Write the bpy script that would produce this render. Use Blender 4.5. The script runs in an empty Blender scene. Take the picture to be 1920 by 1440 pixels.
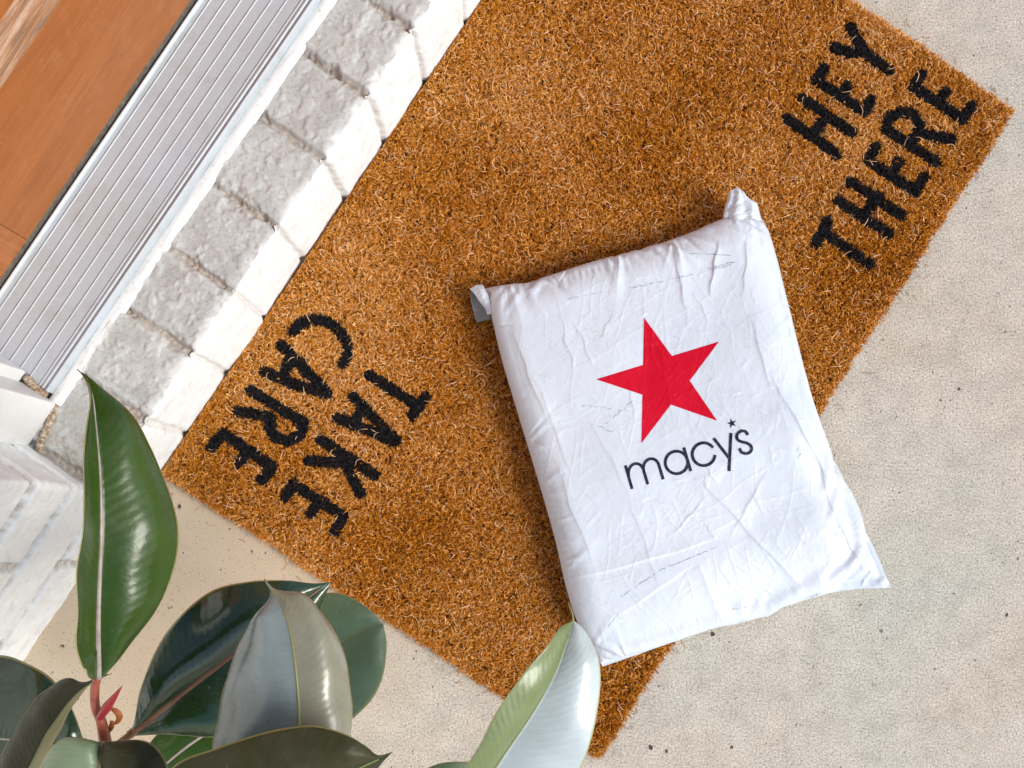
import bpy, bmesh, math, random
import numpy as np
from mathutils import Vector, Matrix, noise as mnoise

# ------------------------------------------------------------------ camera, world, sun
S = 0.000632          # metres on the ground per photograph pixel
H = 1.2               # camera height
U0, V0 = 980.0, 1010.0   # the point of the photograph straight below the lens
C = bpy.context.scene.collection
scn = bpy.context.scene

cam_data = bpy.data.cameras.new('camera')
cam = bpy.data.objects.new('camera', cam_data); C.objects.link(cam)
cam.location = (0, 0, H)
cam.rotation_euler = (0, 0, 0)
cam_data.sensor_width = 36.0
cam_data.lens = 36.0 * (H / S) / 1920.0
cam_data.shift_x = (960 - U0) / 1920.0
cam_data.shift_y = (V0 - 720) / 1920.0
cam_data.clip_start = 0.02
cam_data.clip_end = 500
scn.camera = cam

AX = Vector((0.5635, 0.8261, 0))      # along the step
BX = Vector((0.8261, -0.5635, 0))     # outward from the house
SUN_EL = math.radians(39)
sun_az_dir = Vector((0.93, -0.36, 0)).normalized()   # towards the sun, horizontal

world = bpy.data.worlds.new('World'); scn.world = world
world.use_nodes = True
wn = world.node_tree
wn.nodes.clear()
sky = wn.nodes.new('ShaderNodeTexSky'); sky.sky_type = 'NISHITA'; sky.sun_disc = False
sky.sun_elevation = SUN_EL
sky.sun_rotation = math.atan2(sun_az_dir.x, sun_az_dir.y)
sky.dust_density = 1.0; sky.ozone_density = 0.4
bg = wn.nodes.new('ShaderNodeBackground'); bg.inputs['Strength'].default_value = 0.08
wo = wn.nodes.new('ShaderNodeOutputWorld')
wn.links.new(sky.outputs[0], bg.inputs[0]); wn.links.new(bg.outputs[0], wo.inputs[0])

sd = bpy.data.lights.new('sun', 'SUN'); sd.energy = 1.5; sd.angle = math.radians(24); sd.color = (1.0, 0.972, 0.89)
sun = bpy.data.objects.new('sun', sd); C.objects.link(sun)
dvec = -(sun_az_dir * math.cos(SUN_EL) + Vector((0, 0, math.sin(SUN_EL))))
sun.rotation_euler = dvec.to_track_quat('-Z', 'Y').to_euler()
sun.location = (3, -2, 4)

scn.view_settings.view_transform = 'Standard'
scn.view_settings.look = 'None'
scn.view_settings.gamma = 1.0
scn.view_settings.exposure = 1.0
scn.cycles.max_bounces = 8
scn.cycles.use_adaptive_sampling = True
scn.cycles.adaptive_threshold = 0.02

rng = np.random.default_rng(7)
random.seed(7)

# ------------------------------------------------------------------ helpers
def P(u, v, z=0.0):
    k = S * (1 - z / H)
    return Vector(((u - U0) * k, (V0 - v) * k, z))
def ST(a, b, z=0.0):                  # a along the step, b towards the house
    return AX * a - BX * b + Vector((0, 0, z))
def empty(name, loc):
    o = bpy.data.objects.new(name, None); C.objects.link(o); o.location = loc; o.empty_display_size = 0.05
    return o
def tag(o, label=None, cat=None, group=None, kind=None):
    if label: o['label'] = label
    if cat: o['category'] = cat
    if group: o['group'] = group
    if kind: o['kind'] = kind
    return o
def mesh_obj(name, verts, faces, mat=None, parent=None, smooth=True, colors=None, uvs=None):
    """verts (n,3) world coordinates, faces: (m,k) array or list"""
    me = bpy.data.meshes.new(name)
    verts = np.asarray(verts, dtype=np.float32)
    off = np.array(parent_world(parent), dtype=np.float32) if parent else np.zeros(3, np.float32)
    verts = verts - off
    if isinstance(faces, np.ndarray):
        n, k = faces.shape
        me.vertices.add(len(verts)); me.vertices.foreach_set('co', verts.ravel())
        me.loops.add(n * k); me.loops.foreach_set('vertex_index', faces.astype(np.int32).ravel())
        me.polygons.add(n); me.polygons.foreach_set('loop_start', np.arange(0, n * k, k, dtype=np.int32))
        me.update(calc_edges=True)
    else:
        me.from_pydata([tuple(map(float, v)) for v in verts], [], faces)
        me.update()
    if colors is not None:
        for cname, arr in colors.items():
            at = me.color_attributes.new(cname, 'FLOAT_COLOR', 'POINT')
            arr = np.asarray(arr, dtype=np.float32)
            if arr.ndim == 1: arr = np.stack([arr, arr, arr], 1)
            if arr.shape[1] == 3: arr = np.concatenate([arr, np.ones((len(arr), 1), np.float32)], 1)
            at.data.foreach_set('color', arr.ravel())
    if smooth: me.polygons.foreach_set('use_smooth', np.ones(len(me.polygons), dtype=bool))
    if mat: me.materials.append(mat)
    o = bpy.data.objects.new(name, me); C.objects.link(o)
    if parent: o.parent = parent
    return o
def parent_world(p):
    v = Vector((0, 0, 0))
    while p:
        v += p.location; p = p.parent
    return v
def grid_faces(ny, nx, flip=False):
    i = np.arange(ny * nx).reshape(ny, nx)
    f = np.stack([i[:-1, :-1], i[:-1, 1:], i[1:, 1:], i[1:, :-1]], -1).reshape(-1, 4)
    return f[:, ::-1] if flip else f
_perm = np.random.default_rng(3).random((512, 512)) * 2 * np.pi
def perlin(x, y, seed=0):
    x = np.asarray(x, float) + seed * 17.31; y = np.asarray(y, float) + seed * 9.77
    xi = np.floor(x).astype(int); yi = np.floor(y).astype(int)
    xf = x - xi; yf = y - yi
    u = xf**3 * (xf * (xf * 6 - 15) + 10); v = yf**3 * (yf * (yf * 6 - 15) + 10)
    def g(ix, iy, dx, dy):
        a = _perm[ix % 512, iy % 512]; return np.cos(a) * dx + np.sin(a) * dy
    n00 = g(xi, yi, xf, yf); n10 = g(xi + 1, yi, xf - 1, yf)
    n01 = g(xi, yi + 1, xf, yf - 1); n11 = g(xi + 1, yi + 1, xf - 1, yf - 1)
    return ((n00 * (1 - u) + n10 * u) * (1 - v) + (n01 * (1 - u) + n11 * u) * v) * 1.41
def fbm(x, y, oct=4, seed=0):
    r = 0; a = 1; f = 1
    for k in range(oct):
        r = r + a * perlin(x * f, y * f, seed + k * 5); a *= .5; f *= 2.03
    return r
def sstep(e0, e1, x):
    t = np.clip((x - e0) / (e1 - e0), 0, 1); return t * t * (3 - 2 * t)
def resample(pts, n, closed=False, smooth=True):
    pts = np.asarray(pts, float)
    if smooth and len(pts) > 2:
        ext = np.vstack([2 * pts[0] - pts[1], pts, 2 * pts[-1] - pts[-2]])
        out = []
        for i in range(1, len(ext) - 2):
            t = np.linspace(0, 1, 16, endpoint=False)[:, None]
            p0, p1, p2, p3 = ext[i - 1], ext[i], ext[i + 1], ext[i + 2]
            out.append(.5 * ((2 * p1) + (-p0 + p2) * t + (2 * p0 - 5 * p1 + 4 * p2 - p3) * t**2 + (-p0 + 3 * p1 - 3 * p2 + p3) * t**3))
        pts = np.vstack(out + [ext[-2:-1]])
    d = np.r_[0, np.cumsum(np.linalg.norm(np.diff(pts, axis=0), axis=1))]
    q = np.linspace(0, d[-1], n)
    return np.stack([np.interp(q, d, pts[:, k]) for k in range(pts.shape[1])], 1)

class MT:
    """small node-material builder"""
    def __init__(s, name, base=(.5, .5, .5), rough=.6, **kw):
        s.m = bpy.data.materials.new(name); s.m.use_nodes = True
        s.t = s.m.node_tree; s.b = s.t.nodes['Principled BSDF']
        s.b.inputs['Base Color'].default_value = (*base, 1); s.b.inputs['Roughness'].default_value = rough
        for k, v in kw.items(): s.b.inputs[k.replace('_', ' ')].default_value = v
    def n(s, typ, **kw):
        x = s.t.nodes.new('ShaderNode' + typ)
        for k, v in kw.items(): setattr(x, k, v)
        return x
    def l(s, a, b): s.t.links.new(a, b)
    def co(s, scale=(1, 1, 1), rot=(0, 0, 0)):
        g = s.n('NewGeometry'); m = s.n('Mapping'); m.inputs['Scale'].default_value = scale; m.inputs['Rotation'].default_value = rot
        s.l(g.outputs['Position'], m.inputs[0]); return m.outputs[0]
    def noise(s, scale, detail=4, rough=.5, vec=None, dist=0):
        x = s.n('TexNoise'); x.inputs['Scale'].default_value = scale; x.inputs['Detail'].default_value = detail
        x.inputs['Roughness'].default_value = rough; x.inputs['Distortion'].default_value = dist
        s.l(vec if vec is not None else s.co(), x.inputs['Vector']); return x.outputs['Fac']
    def voro(s, scale, feature='F1', vec=None, out='Distance'):
        x = s.n('TexVoronoi', feature=feature); x.inputs['Scale'].default_value = scale
        s.l(vec if vec is not None else s.co(), x.inputs['Vector']); return x.outputs[out]
    def ramp(s, fac, stops):
        r = s.n('ValToRGB'); e = r.color_ramp.elements
        while len(e) < len(stops): e.new(.5)
        for k, (p, c) in enumerate(stops):
            e[k].position = p; e[k].color = (*c, 1) if len(c) == 3 else c
        s.l(fac, r.inputs[0]); return r.outputs[0]
    def mix(s, f, a, b, mode='MIX'):
        x = s.n('Mix', data_type='RGBA', blend_type=mode)
        for sock, v in ((x.inputs[0], f), (x.inputs[6], a), (x.inputs[7], b)):
            if isinstance(v, (int, float)): sock.default_value = v
            elif isinstance(v, tuple): sock.default_value = (*v, 1)
            else: s.l(v, sock)
        return x.outputs[2]
    def math(s, op, a, b=0.0):
        x = s.n('Math', operation=op)
        for sock, v in ((x.inputs[0], a), (x.inputs[1], b)):
            if isinstance(v, (int, float)): sock.default_value = v
            else: s.l(v, sock)
        return x.outputs[0]
    def attr(s, name, out='Color'):
        x = s.n('Attribute'); x.attribute_name = name; return x.outputs[out]
    def color(s, c): s.l(c, s.b.inputs['Base Color']); return s
    def rough(s, c): s.l(c, s.b.inputs['Roughness']); return s
    def bump(s, h, strength=.5, dist=.001, prev=None):
        x = s.n('Bump'); x.inputs['Strength'].default_value = strength; x.inputs['Distance'].default_value = dist
        s.l(h, x.inputs['Height'])
        if prev is not None: s.l(prev, x.inputs['Normal'])
        s.l(x.outputs[0], s.b.inputs['Normal']); return x.outputs[0]
Z3 = (0.0, 0.0, 0.0)
def g3(v): return (v, v, v)

# ------------------------------------------------------------------ ground
m = MT('concrete', rough=.85)
big = m.ramp(m.noise(3.2, 5, .6), [(.3, (.58, .49, .38)), (.5, (.62, .56, .475)), (.72, (.57, .56, .48))])
mid = m.ramp(m.noise(30, 6, .7), [(.3, g3(.84)), (.5, g3(1.0)), (.7, g3(1.12))])
c = m.mix(1.0, big, mid, 'MULTIPLY')
dmp = m.n('Mapping'); dmp.inputs['Location'].default_value = (.44, .05, 0); geo_ = m.n('NewGeometry'); m.l(geo_.outputs['Position'], dmp.inputs[0])
dln = m.n('VectorMath', operation='LENGTH'); m.l(dmp.outputs[0], dln.inputs[0])
worn = m.ramp(m.math('ADD', dln.outputs['Value'], m.math('MULTIPLY', m.noise(7, 4, .6), .25)), [(.28, g3(1)), (.52, g3(0))])
c = m.mix(m.math('MULTIPLY', worn, .8), c, (.60, .46, .31))
grain = m.ramp(m.noise(450, 4, .85), [(.37, (.30, .265, .235)), (.46, (.88, .87, .85)), (.55, (1.05, 1.04, 1.03)), (.63, (1.5, 1.48, 1.43))])
c = m.mix(m.math('SUBTRACT', .90, m.math('MULTIPLY', worn, .72)), c, grain, 'MULTIPLY')
grit = m.ramp(m.voro(270, out='Distance'), [(.12, (.28, .24, .2)), (.24, (1, 1, 1))])
gritmask = m.ramp(m.noise(150, 3, .6), [(.46, g3(0)), (.52, g3(1))])
c = m.mix(gritmask, c, m.mix(.8, c, grit, 'MULTIPLY'))
wv_ = m.n('TexNoise'); wv_.inputs['Scale'].default_value = 260; m.l(m.co(), wv_.inputs['Vector'])
vs_ = m.n('VectorMath', operation='MULTIPLY_ADD'); vs_.inputs[1].default_value = (.004, .004, 0); m.l(wv_.outputs['Color'], vs_.inputs[0]); m.l(m.co((1, 1, 0)), vs_.inputs[2])
pit2 = m.ramp(m.voro(75, vec=vs_.outputs[0]), [(.055, g3(1)), (.10, g3(0))]); pit2 = m.math('MULTIPLY', pit2, m.ramp(m.noise(23, 3, .6), [(.50, g3(0)), (.53, g3(.8))]))
pit = m.ramp(m.voro(19, vec=vs_.outputs[0]), [(.040, g3(1)), (.062, g3(0))])
pitmask = m.ramp(m.noise(11, 3, .6), [(.46, g3(0)), (.50, g3(1))])
pits = m.math('MAXIMUM', m.math('MULTIPLY', pit, pitmask), pit2)
c = m.mix(pits, c, (.085, .055, .035))
m.color(c)
b1 = m.bump(m.noise(700, 3, .7), .35, .0008)
b2 = m.bump(m.noise(90, 5, .6), .3, .002, b1)
inv = m.math('SUBTRACT', 1.0, pits)
m.bump(inv, .8, .003, b2)
M_concrete = m.m
gv = [(-30, -30, 0), (30, -30, 0), (30, 30, 0), (-30, 30, 0)]
gr = mesh_obj('pavement', gv, [(0, 1, 2, 3)], M_concrete, smooth=False)
tag(gr, kind='structure')

# ------------------------------------------------------------------ brick step
STEP_Z = .128
def build_step():
    a = np.arange(-.214, 1.25, .0014)
    z0 = STEP_Z; bf = .397; bb = .489; r = .004
    # profile arc-length: from back of the top to the front edge, round, and down the face
    prof = []
    for b in np.arange(bb, bf + r, -.0014): prof.append((b, z0, 0, 1))
    for th in np.linspace(0, math.pi / 2, 7): prof.append((bf + r - r * math.sin(th), z0 - r + r * math.cos(th), -math.sin(th), math.cos(th)))
    for z in np.arange(z0 - r - .0014, -.004, -.0016): prof.append((bf, z, -1, 0))
    prof = np.array(prof)
    A, PB = np.meshgrid(a, prof[:, 0], indexing='xy')
    PZ = np.repeat(prof[:, 1:2], len(a), 1); NB = np.repeat(prof[:, 2:3], len(a), 1); NZ = np.repeat(prof[:, 3:4], len(a), 1)
    T = np.repeat(np.arange(len(prof))[:, None], len(a), 1) * .0014
    k = .8933 * S
    joints = np.array([-372, -215, -63, 77, 224, 377, 523, 672, 822, 968, 1115, 1262, 1409, 1560, 1710, 1860, 2010, 2160, 2310]) * k
    wob = .0018 * fbm(T * 30, A * 0 + np.round(A / .08) * 3.1, 3, 2) + .0006 * fbm(T * 200, A * 60, 2, 3)
    Aw = A + wob
    idx = np.clip(np.searchsorted(joints, Aw.ravel()) - 1, 0, len(joints) - 2).reshape(A.shape)
    jl = joints[idx]; jr = joints[idx + 1]
    dj = np.minimum(Aw - jl, jr - Aw)
    jw_rng = np.random.default_rng(5).random(40)
    nearest = np.where(Aw - jl < jr - Aw, idx, idx + 1)
    top = NZ > .5
    w = np.where(top, .0026 + .0026 * jw_rng[nearest], .0022 + .001 * jw_rng[nearest])
    w = w * (1 + .35 * fbm(T * 60, A * 20, 3, 9))
    groove = 1 - sstep(w * .55, w * 1.6, dj)
    depth = np.where(top, .0032, .0028)
    rr = np.random.default_rng(11)
    off = rr.normal(0, 1, 40)[idx]; tilt = rr.normal(0, 1, 40)[idx]; tiltb = rr.normal(0, 1, 40)[idx]
    cc = (Aw - (jl + jr) / 2) / .04
    disp = .0011 * off + .0011 * tilt * cc + .0008 * tiltb * (PB - .44) / .05
    disp += .0011 * fbm(A * 26, T * 26, 4, 1)                     # broad lumps of old paint
    fl = fbm(A * 110, T * 110, 4, 4)
    flake = sstep(.12, .2, fbm(A * 45, T * 45, 3, 6) * .6 + fl * .25)
    disp += np.where(top, .0009, .00015) * flake * 1.0
    disp += np.where(top, .00030, .00012) * fl
    # chipped corners beside some joints
    chip_w = .017 * np.clip(fbm(T * 28, nearest * 7.3 + 0 * T, 3, 21) + .12, 0, 1)
    chip = top * (1 - sstep(chip_w * .6, chip_w + 1e-4, dj)) * (chip_w > .0008)
    disp -= .0026 * chip + .0012 * chip * fbm(A * 300, T * 300, 3, 8)
    # round the brick's own corners
    disp -= .0020 * (1 - sstep(0, .008, dj)); disp -= .0022 * (1 - sstep(0, .012, np.abs(PB - bf) + np.abs(PZ - z0)))
    disp = disp - depth * groove
    back = 1 - sstep(0, .004, bb - PB); disp += .0 * back
    B = PB + NB * disp; Z = PZ + NZ * disp
    pos = np.array(AX)[None, None] * A[..., None] - np.array(BX)[None, None] * B[..., None]
    pos[..., 2] = Z
    # paint wear: r = white paint, g = dirt in joints, b = plain noise
    edge = PB - bf
    paint = np.where(top, 1 - sstep(-.001, .0095, edge + .0055 * fbm(A * 45, T * 45, 4, 31)), 1.0)
    paint = np.maximum(paint, top * (1 - sstep(.002, .006, bb - PB + .003 * fbm(A * 60, T * 60, 3, 33))))
    dirt = np.clip(groove * np.where(top, .70, .30) + .6 * chip * np.clip(.5 + fbm(A * 200, T * 200, 2, 3), 0, 1), 0, 1)
    endd = (1 - sstep(-.212, -.135, A + .02 * fbm(A * 40, T * 40, 3, 12))) * top
    dirt = np.clip(dirt + .75 * endd * (0.5 + fbm(A * 60, T * 60, 4, 13)), 0, 1)
    ny, nx = A.shape
    col = np.stack([paint.ravel(), dirt.ravel(), flake.ravel()], 1)
    # back skirt so that the solid is closed behind
    V = pos.reshape(-1, 3)
    F = grid_faces(ny, nx)
    return V, F, col
m = MT('worn_painted_brick', rough=.75)
at = m.attr('mask'); sep = m.n('SeparateColor'); m.l(at, sep.inputs[0])
grey = m.ramp(m.noise(22, 6, .65), [(.3, (.43, .43, .40)), (.5, (.53, .545, .525)), (.7, (.59, .615, .60))])
grey = m.mix(m.ramp(m.noise(260, 4, .7), [(.35, g3(.75)), (.5, g3(0))]), grey, (.36, .33, .30))
speck = m.ramp(m.noise(520, 2, .6), [(.66, g3(0)), (.72, g3(1))])
grey = m.mix(m.math('MULTIPLY', speck, .5), grey, (.2, .18, .17))
grey = m.mix(m.math('MULTIPLY', sep.outputs[2], .35), grey, (.62, .61, .59))
white = m.ramp(m.noise(60, 5, .7), [(.3, (.70, .695, .68)), (.45, (.82, .82, .81)), (.6, (.87, .87, .86))])
white = m.mix(m.ramp(m.noise(380, 3, .6), [(.70, g3(0)), (.75, g3(.5))]), white, (.4, .34, .27))
resid = m.math('MULTIPLY', m.ramp(m.noise(34, 7, .75), [(.48, g3(0)), (.60, g3(1))]), m.ramp(m.noise(9, 2, .5), [(.40, g3(.15)), (.60, g3(.85))]))
grey = m.mix(m.math('MULTIPLY', resid, .65), grey, (.74, .735, .70))
c = m.mix(sep.outputs[0], grey, white)
dirtc = m.ramp(m.noise(180, 4, .7), [(.3, (.27, .22, .175)), (.6, (.54, .49, .43))])
c = m.mix(sep.outputs[1], c, dirtc)
m.color(c)
b1 = m.bump(m.noise(420, 5, .7), .35, .0007)
m.bump(m.noise(110, 5, .65), .40, .0015, b1)
M_brick = m.m
V, F, col = build_step()
step = empty('brick_step', ST(.3, .43, 0))
tag(step, 'white painted brick step with worn grey top under the door sill', 'step')
mesh_obj('brick_course', V, F, M_brick, step, colors={'mask': col})

def slab(name, a0, a1, b0, b1, z0, z1, mat, parent, bevel=0.0):
    bm = bmesh.new()
    cs = [ST(a, b, z) for z in (z0, z1) for (a, b) in ((a0, b0), (a1, b0), (a1, b1), (a0, b1))]
    off = parent_world(parent) if parent else Vector((0, 0, 0))
    vs = [bm.verts.new(c - off) for c in cs]
    for f in ((0, 1, 2, 3), (7, 6, 5, 4), (0, 4, 5, 1), (1, 5, 6, 2), (2, 6, 7, 3), (3, 7, 4, 0)): bm.faces.new([vs[i] for i in f])
    bmesh.ops.recalc_face_normals(bm, faces=bm.faces)
    if bevel: bmesh.ops.bevel(bm, geom=bm.edges[:], offset=bevel, segments=3, profile=.5, affect='EDGES')
    me = bpy.data.meshes.new(name); bm.to_mesh(me); bm.free(); me.materials.append(mat)
    if bevel: me.polygons.foreach_set('use_smooth', np.ones(len(me.polygons), dtype=bool))
    o = bpy.data.objects.new(name, me); C.objects.link(o)
    if parent: o.parent = parent
    return o
slab('step_core', -.9, 1.25, .489, .9, -.01, .120, M_brick, step)

# lumpy caulk bead between bricks and sill
def caulk():
    a = np.arange(-.160, 1.25, .0018); th = np.linspace(0, math.pi, 15)
    A, TH = np.meshgrid(a, th, indexing='xy')
    w = .0080 + .0008 * fbm(A * 14, TH * 0, 3, 41) + .00025 * fbm(A * 120, TH * 2, 2, 42)
    hgt = .0055 + .0006 * fbm(A * 30, TH * 2, 3, 43)
    B = .4905 - np.cos(TH) * w; Z = .1262 + np.sin(TH) * hgt
    pos = np.array(AX)[None, None] * A[..., None] - np.array(BX)[None, None] * B[..., None]; pos[..., 2] = Z
    return pos.reshape(-1, 3), grid_faces(*A.shape)
m = MT('caulk_white', rough=.55)
c = m.ramp(m.noise(120, 5, .7), [(.3, (.62, .58, .5)), (.45, (.82, .81, .79))])
m.color(c); m.bump(m.noise(300, 4, .6), .3, .0008); M_caulk = m.m
V, F = caulk(); mesh_obj('caulk_bead', V, F, M_caulk, step)

# ------------------------------------------------------------------ door threshold
sill = empty('door_threshold', ST(.3, .54, .128))
tag(sill, 'ribbed grey aluminium door sill between orange door and bricks', 'door sill')
def sill_profile():
    z = lambda b: .1365 + (b - .4975) * .055          # gently sloping tread
    pts = [(.4965, .120), (.4965, .1385), (.4972, .1402), (.4990, .1410), (.5006, .1402), (.5012, .1380), (.5030, .1372), (.5045, .1388), (.5058, .1390), (.5066, .1378)]
    b = .5066
    ridges = [.5105 + k * .01285 for k in range(7)]
    for rb in ridges:
        pts += [(rb - .0016, z(rb)), (rb - .0011, z(rb) + .0007), (rb - .0002, z(rb) + .0007), (rb + .0001, z(rb) - .0009), (rb + .0007, z(rb) - .0009), (rb + .0008, z(rb))]
    pts += [(.5925, z(.5925)), (.5928, z(.59) + .0022), (.5958, z(.59) + .0022), (.5960, .136)]
    return pts
def extrude_profile(name, pts, a0, a1, mat, parent, n=1):
    V = []; 
    for k in range(n + 1):
        a = a0 + (a1 - a0) * k / n
        V += [tuple(ST(a, b, z)) for b, z in pts]
    L = len(pts); F = []
    for k in range(n):
        for i in range(L - 1): F.append((k * L + i, k * L + i + 1, (k + 1) * L + i + 1, (k + 1) * L + i))
    o = mesh_obj(name, V, F, mat, parent, smooth=False); return o
m = MT('anodised_sill', rough=.42, Metallic=.25)
c = m.ramp(m.noise(7, 5, .6), [(.3, (.53, .57, .58)), (.7, (.57, .62, .68))])
c = m.mix(m.ramp(m.noise(420, 3, .6), [(.70, g3(0)), (.76, g3(.6))]), c, (.2, .18, .16))
c = m.mix(m.ramp(m.noise(45, 6, .7), [(.5, g3(0)), (.8, g3(.5))]), c, (.40, .38, .35))
m.color(c); m.bump(m.noise(250, 3, .6), .06, .0005); M_sill = m.m
extrude_profile('sill_plate', sill_profile(), -.153, 1.25, M_sill, sill)
m = MT('white_vinyl', (.8, .8, .8), .4); m.color(m.ramp(m.noise(150, 3, .6), [(.3, (.7, .69, .67)), (.5, (.82, .82, .82))])); M_vinyl = m.m
slab('weatherstrip', -.153, 1.25, .5929, .5957, .1395, .1455, M_vinyl, sill, .0008)

# ------------------------------------------------------------------ front door
door = empty('front_door', ST(.3, .6, .142))
tag(door, 'orange brown wood grained front door standing behind the ribbed sill', 'door')
def wood(name, vertical):
    m = MT(name, rough=.36)
    ang = math.atan2(AX.y, AX.x)
    g = m.n('NewGeometry'); mp = m.n('Mapping'); mp.vector_type = 'POINT'
    mp.inputs['Rotation'].default_value = (0, 0, -ang)
    m.l(g.outputs['Position'], mp.inputs[0])
    m2 = m.n('Mapping'); m2.inputs['Scale'].default_value = (110, 1, 3.0) if vertical else (4.0, 1, 260)
    m.l(mp.outputs[0], m2.inputs[0])
    g1 = m.noise(3.2, 5, .65, m2.outputs[0], .4)
    m3 = m.n('Mapping'); m3.inputs['Scale'].default_value = (30, 1, 1) if vertical else (1.5, 1, 26)
    m.l(mp.outputs[0], m3.inputs[0])
    g2 = m.noise(1.0, 4, .6, m3.outputs[0], .3)
    c = m.ramp(g2, [(.3, (.30, .088, .013)), (.7, (.40, .128, .026))])
    c = m.mix(m.ramp(g1, [(.38, g3(.55)), (.55, g3(0))]), c, (.19, .06, .018))
    c = m.mix(m.ramp(m.noise(26, 6, .7), [(.5, g3(0)), (.8, g3(.45))]), c, (.46, .20, .085))
    c = m.mix(m.ramp(m.noise(330, 3, .6), [(.71, g3(0)), (.75, g3(.7))]), c, (.62, .50, .40))
    m.color(c); m.b.inputs['Specular IOR Level'].default_value = .25; m.bump(g1, .45, .0006); return m.m
M_woodh = wood('door_wood_across', False); M_woodv = wood('door_wood_upright', True)
slab('bottom_rail', -.0335, .62, .598, .640, .1525, .3155, M_woodh, door)
slab('stile', -.147, -.0340, .598, .640, .1525, 2.15, M_woodv, door)
slab('stile', .6205, .76, .598, .640, .1525, 2.15, M_woodv, door)
slab('door_panel', -.0335, .62, .609, .640, .3160, 2.15, M_woodh, door)
# raised moulding that frames the panel: stepped profile along the rail's top edge
m = MT('pale_worn_moulding', rough=.5)
g_ = m.n('NewGeometry'); mp_ = m.n('Mapping'); mp_.inputs['Rotation'].default_value = (0, 0, -math.atan2(AX.y, AX.x)); m.l(g_.outputs['Position'], mp_.inputs[0])
m2_ = m.n('Mapping'); m2_.inputs['Scale'].default_value = (6, 120, 130); m.l(mp_.outputs[0], m2_.inputs[0])
c = m.ramp(m.noise(2.0, 6, .7, m2_.outputs[0], .5), [(.36, (.18, .11, .07)), (.46, (.32, .14, .055)), (.56, (.42, .25, .15)), (.70, (.52, .37, .27))])
m.color(c); m.bump(m.noise(260, 4, .7), .5, .001); M_mould = m.m
prof = [(.598, .3155), (.598, .3185), (.6005, .3200), (.6022, .3240), (.6012, .3262), (.5975, .3275), (.5952, .3310), (.5950, .3360), (.5968, .3400), (.6000, .3425), (.6040, .3445), (.6090, .3475)]
extrude_profile('panel_moulding', prof, -.0335, .62, M_mould, door)
m = MT('door_sweep_rubber', (.10, .085, .07), .7); m.color(m.ramp(m.noise(200, 4, .7), [(.3, (.07, .055, .045)), (.7, (.19, .16, .13))])); M_sweep = m.m
slab('door_sweep', -.150, 1.25, .5985, .6385, .139, .1523, M_sweep, door)
slab('stile', .762, 1.25, .598, .640, .1525, 2.15, M_woodv, door)

# ------------------------------------------------------------------ door frame
fr = empty('door_frame', ST(-.17, .54, .128))
tag(fr, 'glossy white door frame post at the left end of the ribbed sill', 'door frame')
m = MT('white_gloss_paint', rough=.4)
c = m.ramp(m.noise(30, 4, .6), [(.3, (.80, .80, .80)), (.7, (.86, .86, .86))])
c = m.mix(m.ramp(m.noise(240, 3, .65), [(.70, g3(0)), (.74, g3(.8))]), c, (.3, .27, .24))
m.color(c); m.bump(m.noise(60, 4, .6), .2, .0015); M_white = m.m
slab('jamb', -.26, -.1480, .5265, .640, .1420, 2.2, M_white, fr, .0022)
slab('brick_moulding', -.2165, -.1600, .4870, .5262, .1292, 2.2, M_white, fr, .0022)
m = MT('rotten_caulk', rough=.8)
m.color(m.ramp(m.noise(260, 5, .7), [(.35, (.16, .09, .045)), (.5, (.42, .30, .2)), (.65, (.70, .64, .54))])); m.bump(m.noise(300, 4, .7), .8, .002); M_rot = m.m
def lump(name, pts, r, mat, parent, seed=0, nseg=10):
    """lumpy caulk running along a world-space polyline"""
    pp = resample([tuple(p) for p in pts], max(12, nseg), smooth=len(pts) > 2)
    n = len(pp); V = []; 
    for i in range(n):
        t = pp[min(i + 1, n - 1)] - pp[max(i - 1, 0)]; t = Vector(t).normalized()
        s = t.cross(Vector((0, 0, 1))).normalized(); uu = s.cross(t)
        for k in range(10):
            th = k / 10 * 2 * math.pi
            rr_ = r * (1 + .5 * mnoise.noise(Vector((i * .7 + seed, k * .8, seed)))) * (1 if 0 < i < n - 1 else .3)
            V.append(Vector(pp[i]) + (s * math.cos(th) + uu * math.sin(th) * .6) * rr_)
    F = [(i * 10 + k, i * 10 + (k + 1) % 10, (i + 1) * 10 + (k + 1) % 10, (i + 1) * 10 + k) for i in range(n - 1) for k in range(10)]
    return mesh_obj(name, V, F, mat, parent)
lump('cracked_caulk', [ST(-.153, .526, .141), ST(-.157, .512, .140), ST(-.158, .496, .138)], .0042, M_rot, fr, 1, 26)
lump('cracked_caulk', [ST(-.160, .489, .129), ST(-.180, .483, .1285), ST(-.200, .480, .1285), ST(-.212, .474, .1285)], .0042, M_rot, fr, 5, 36)

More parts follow.
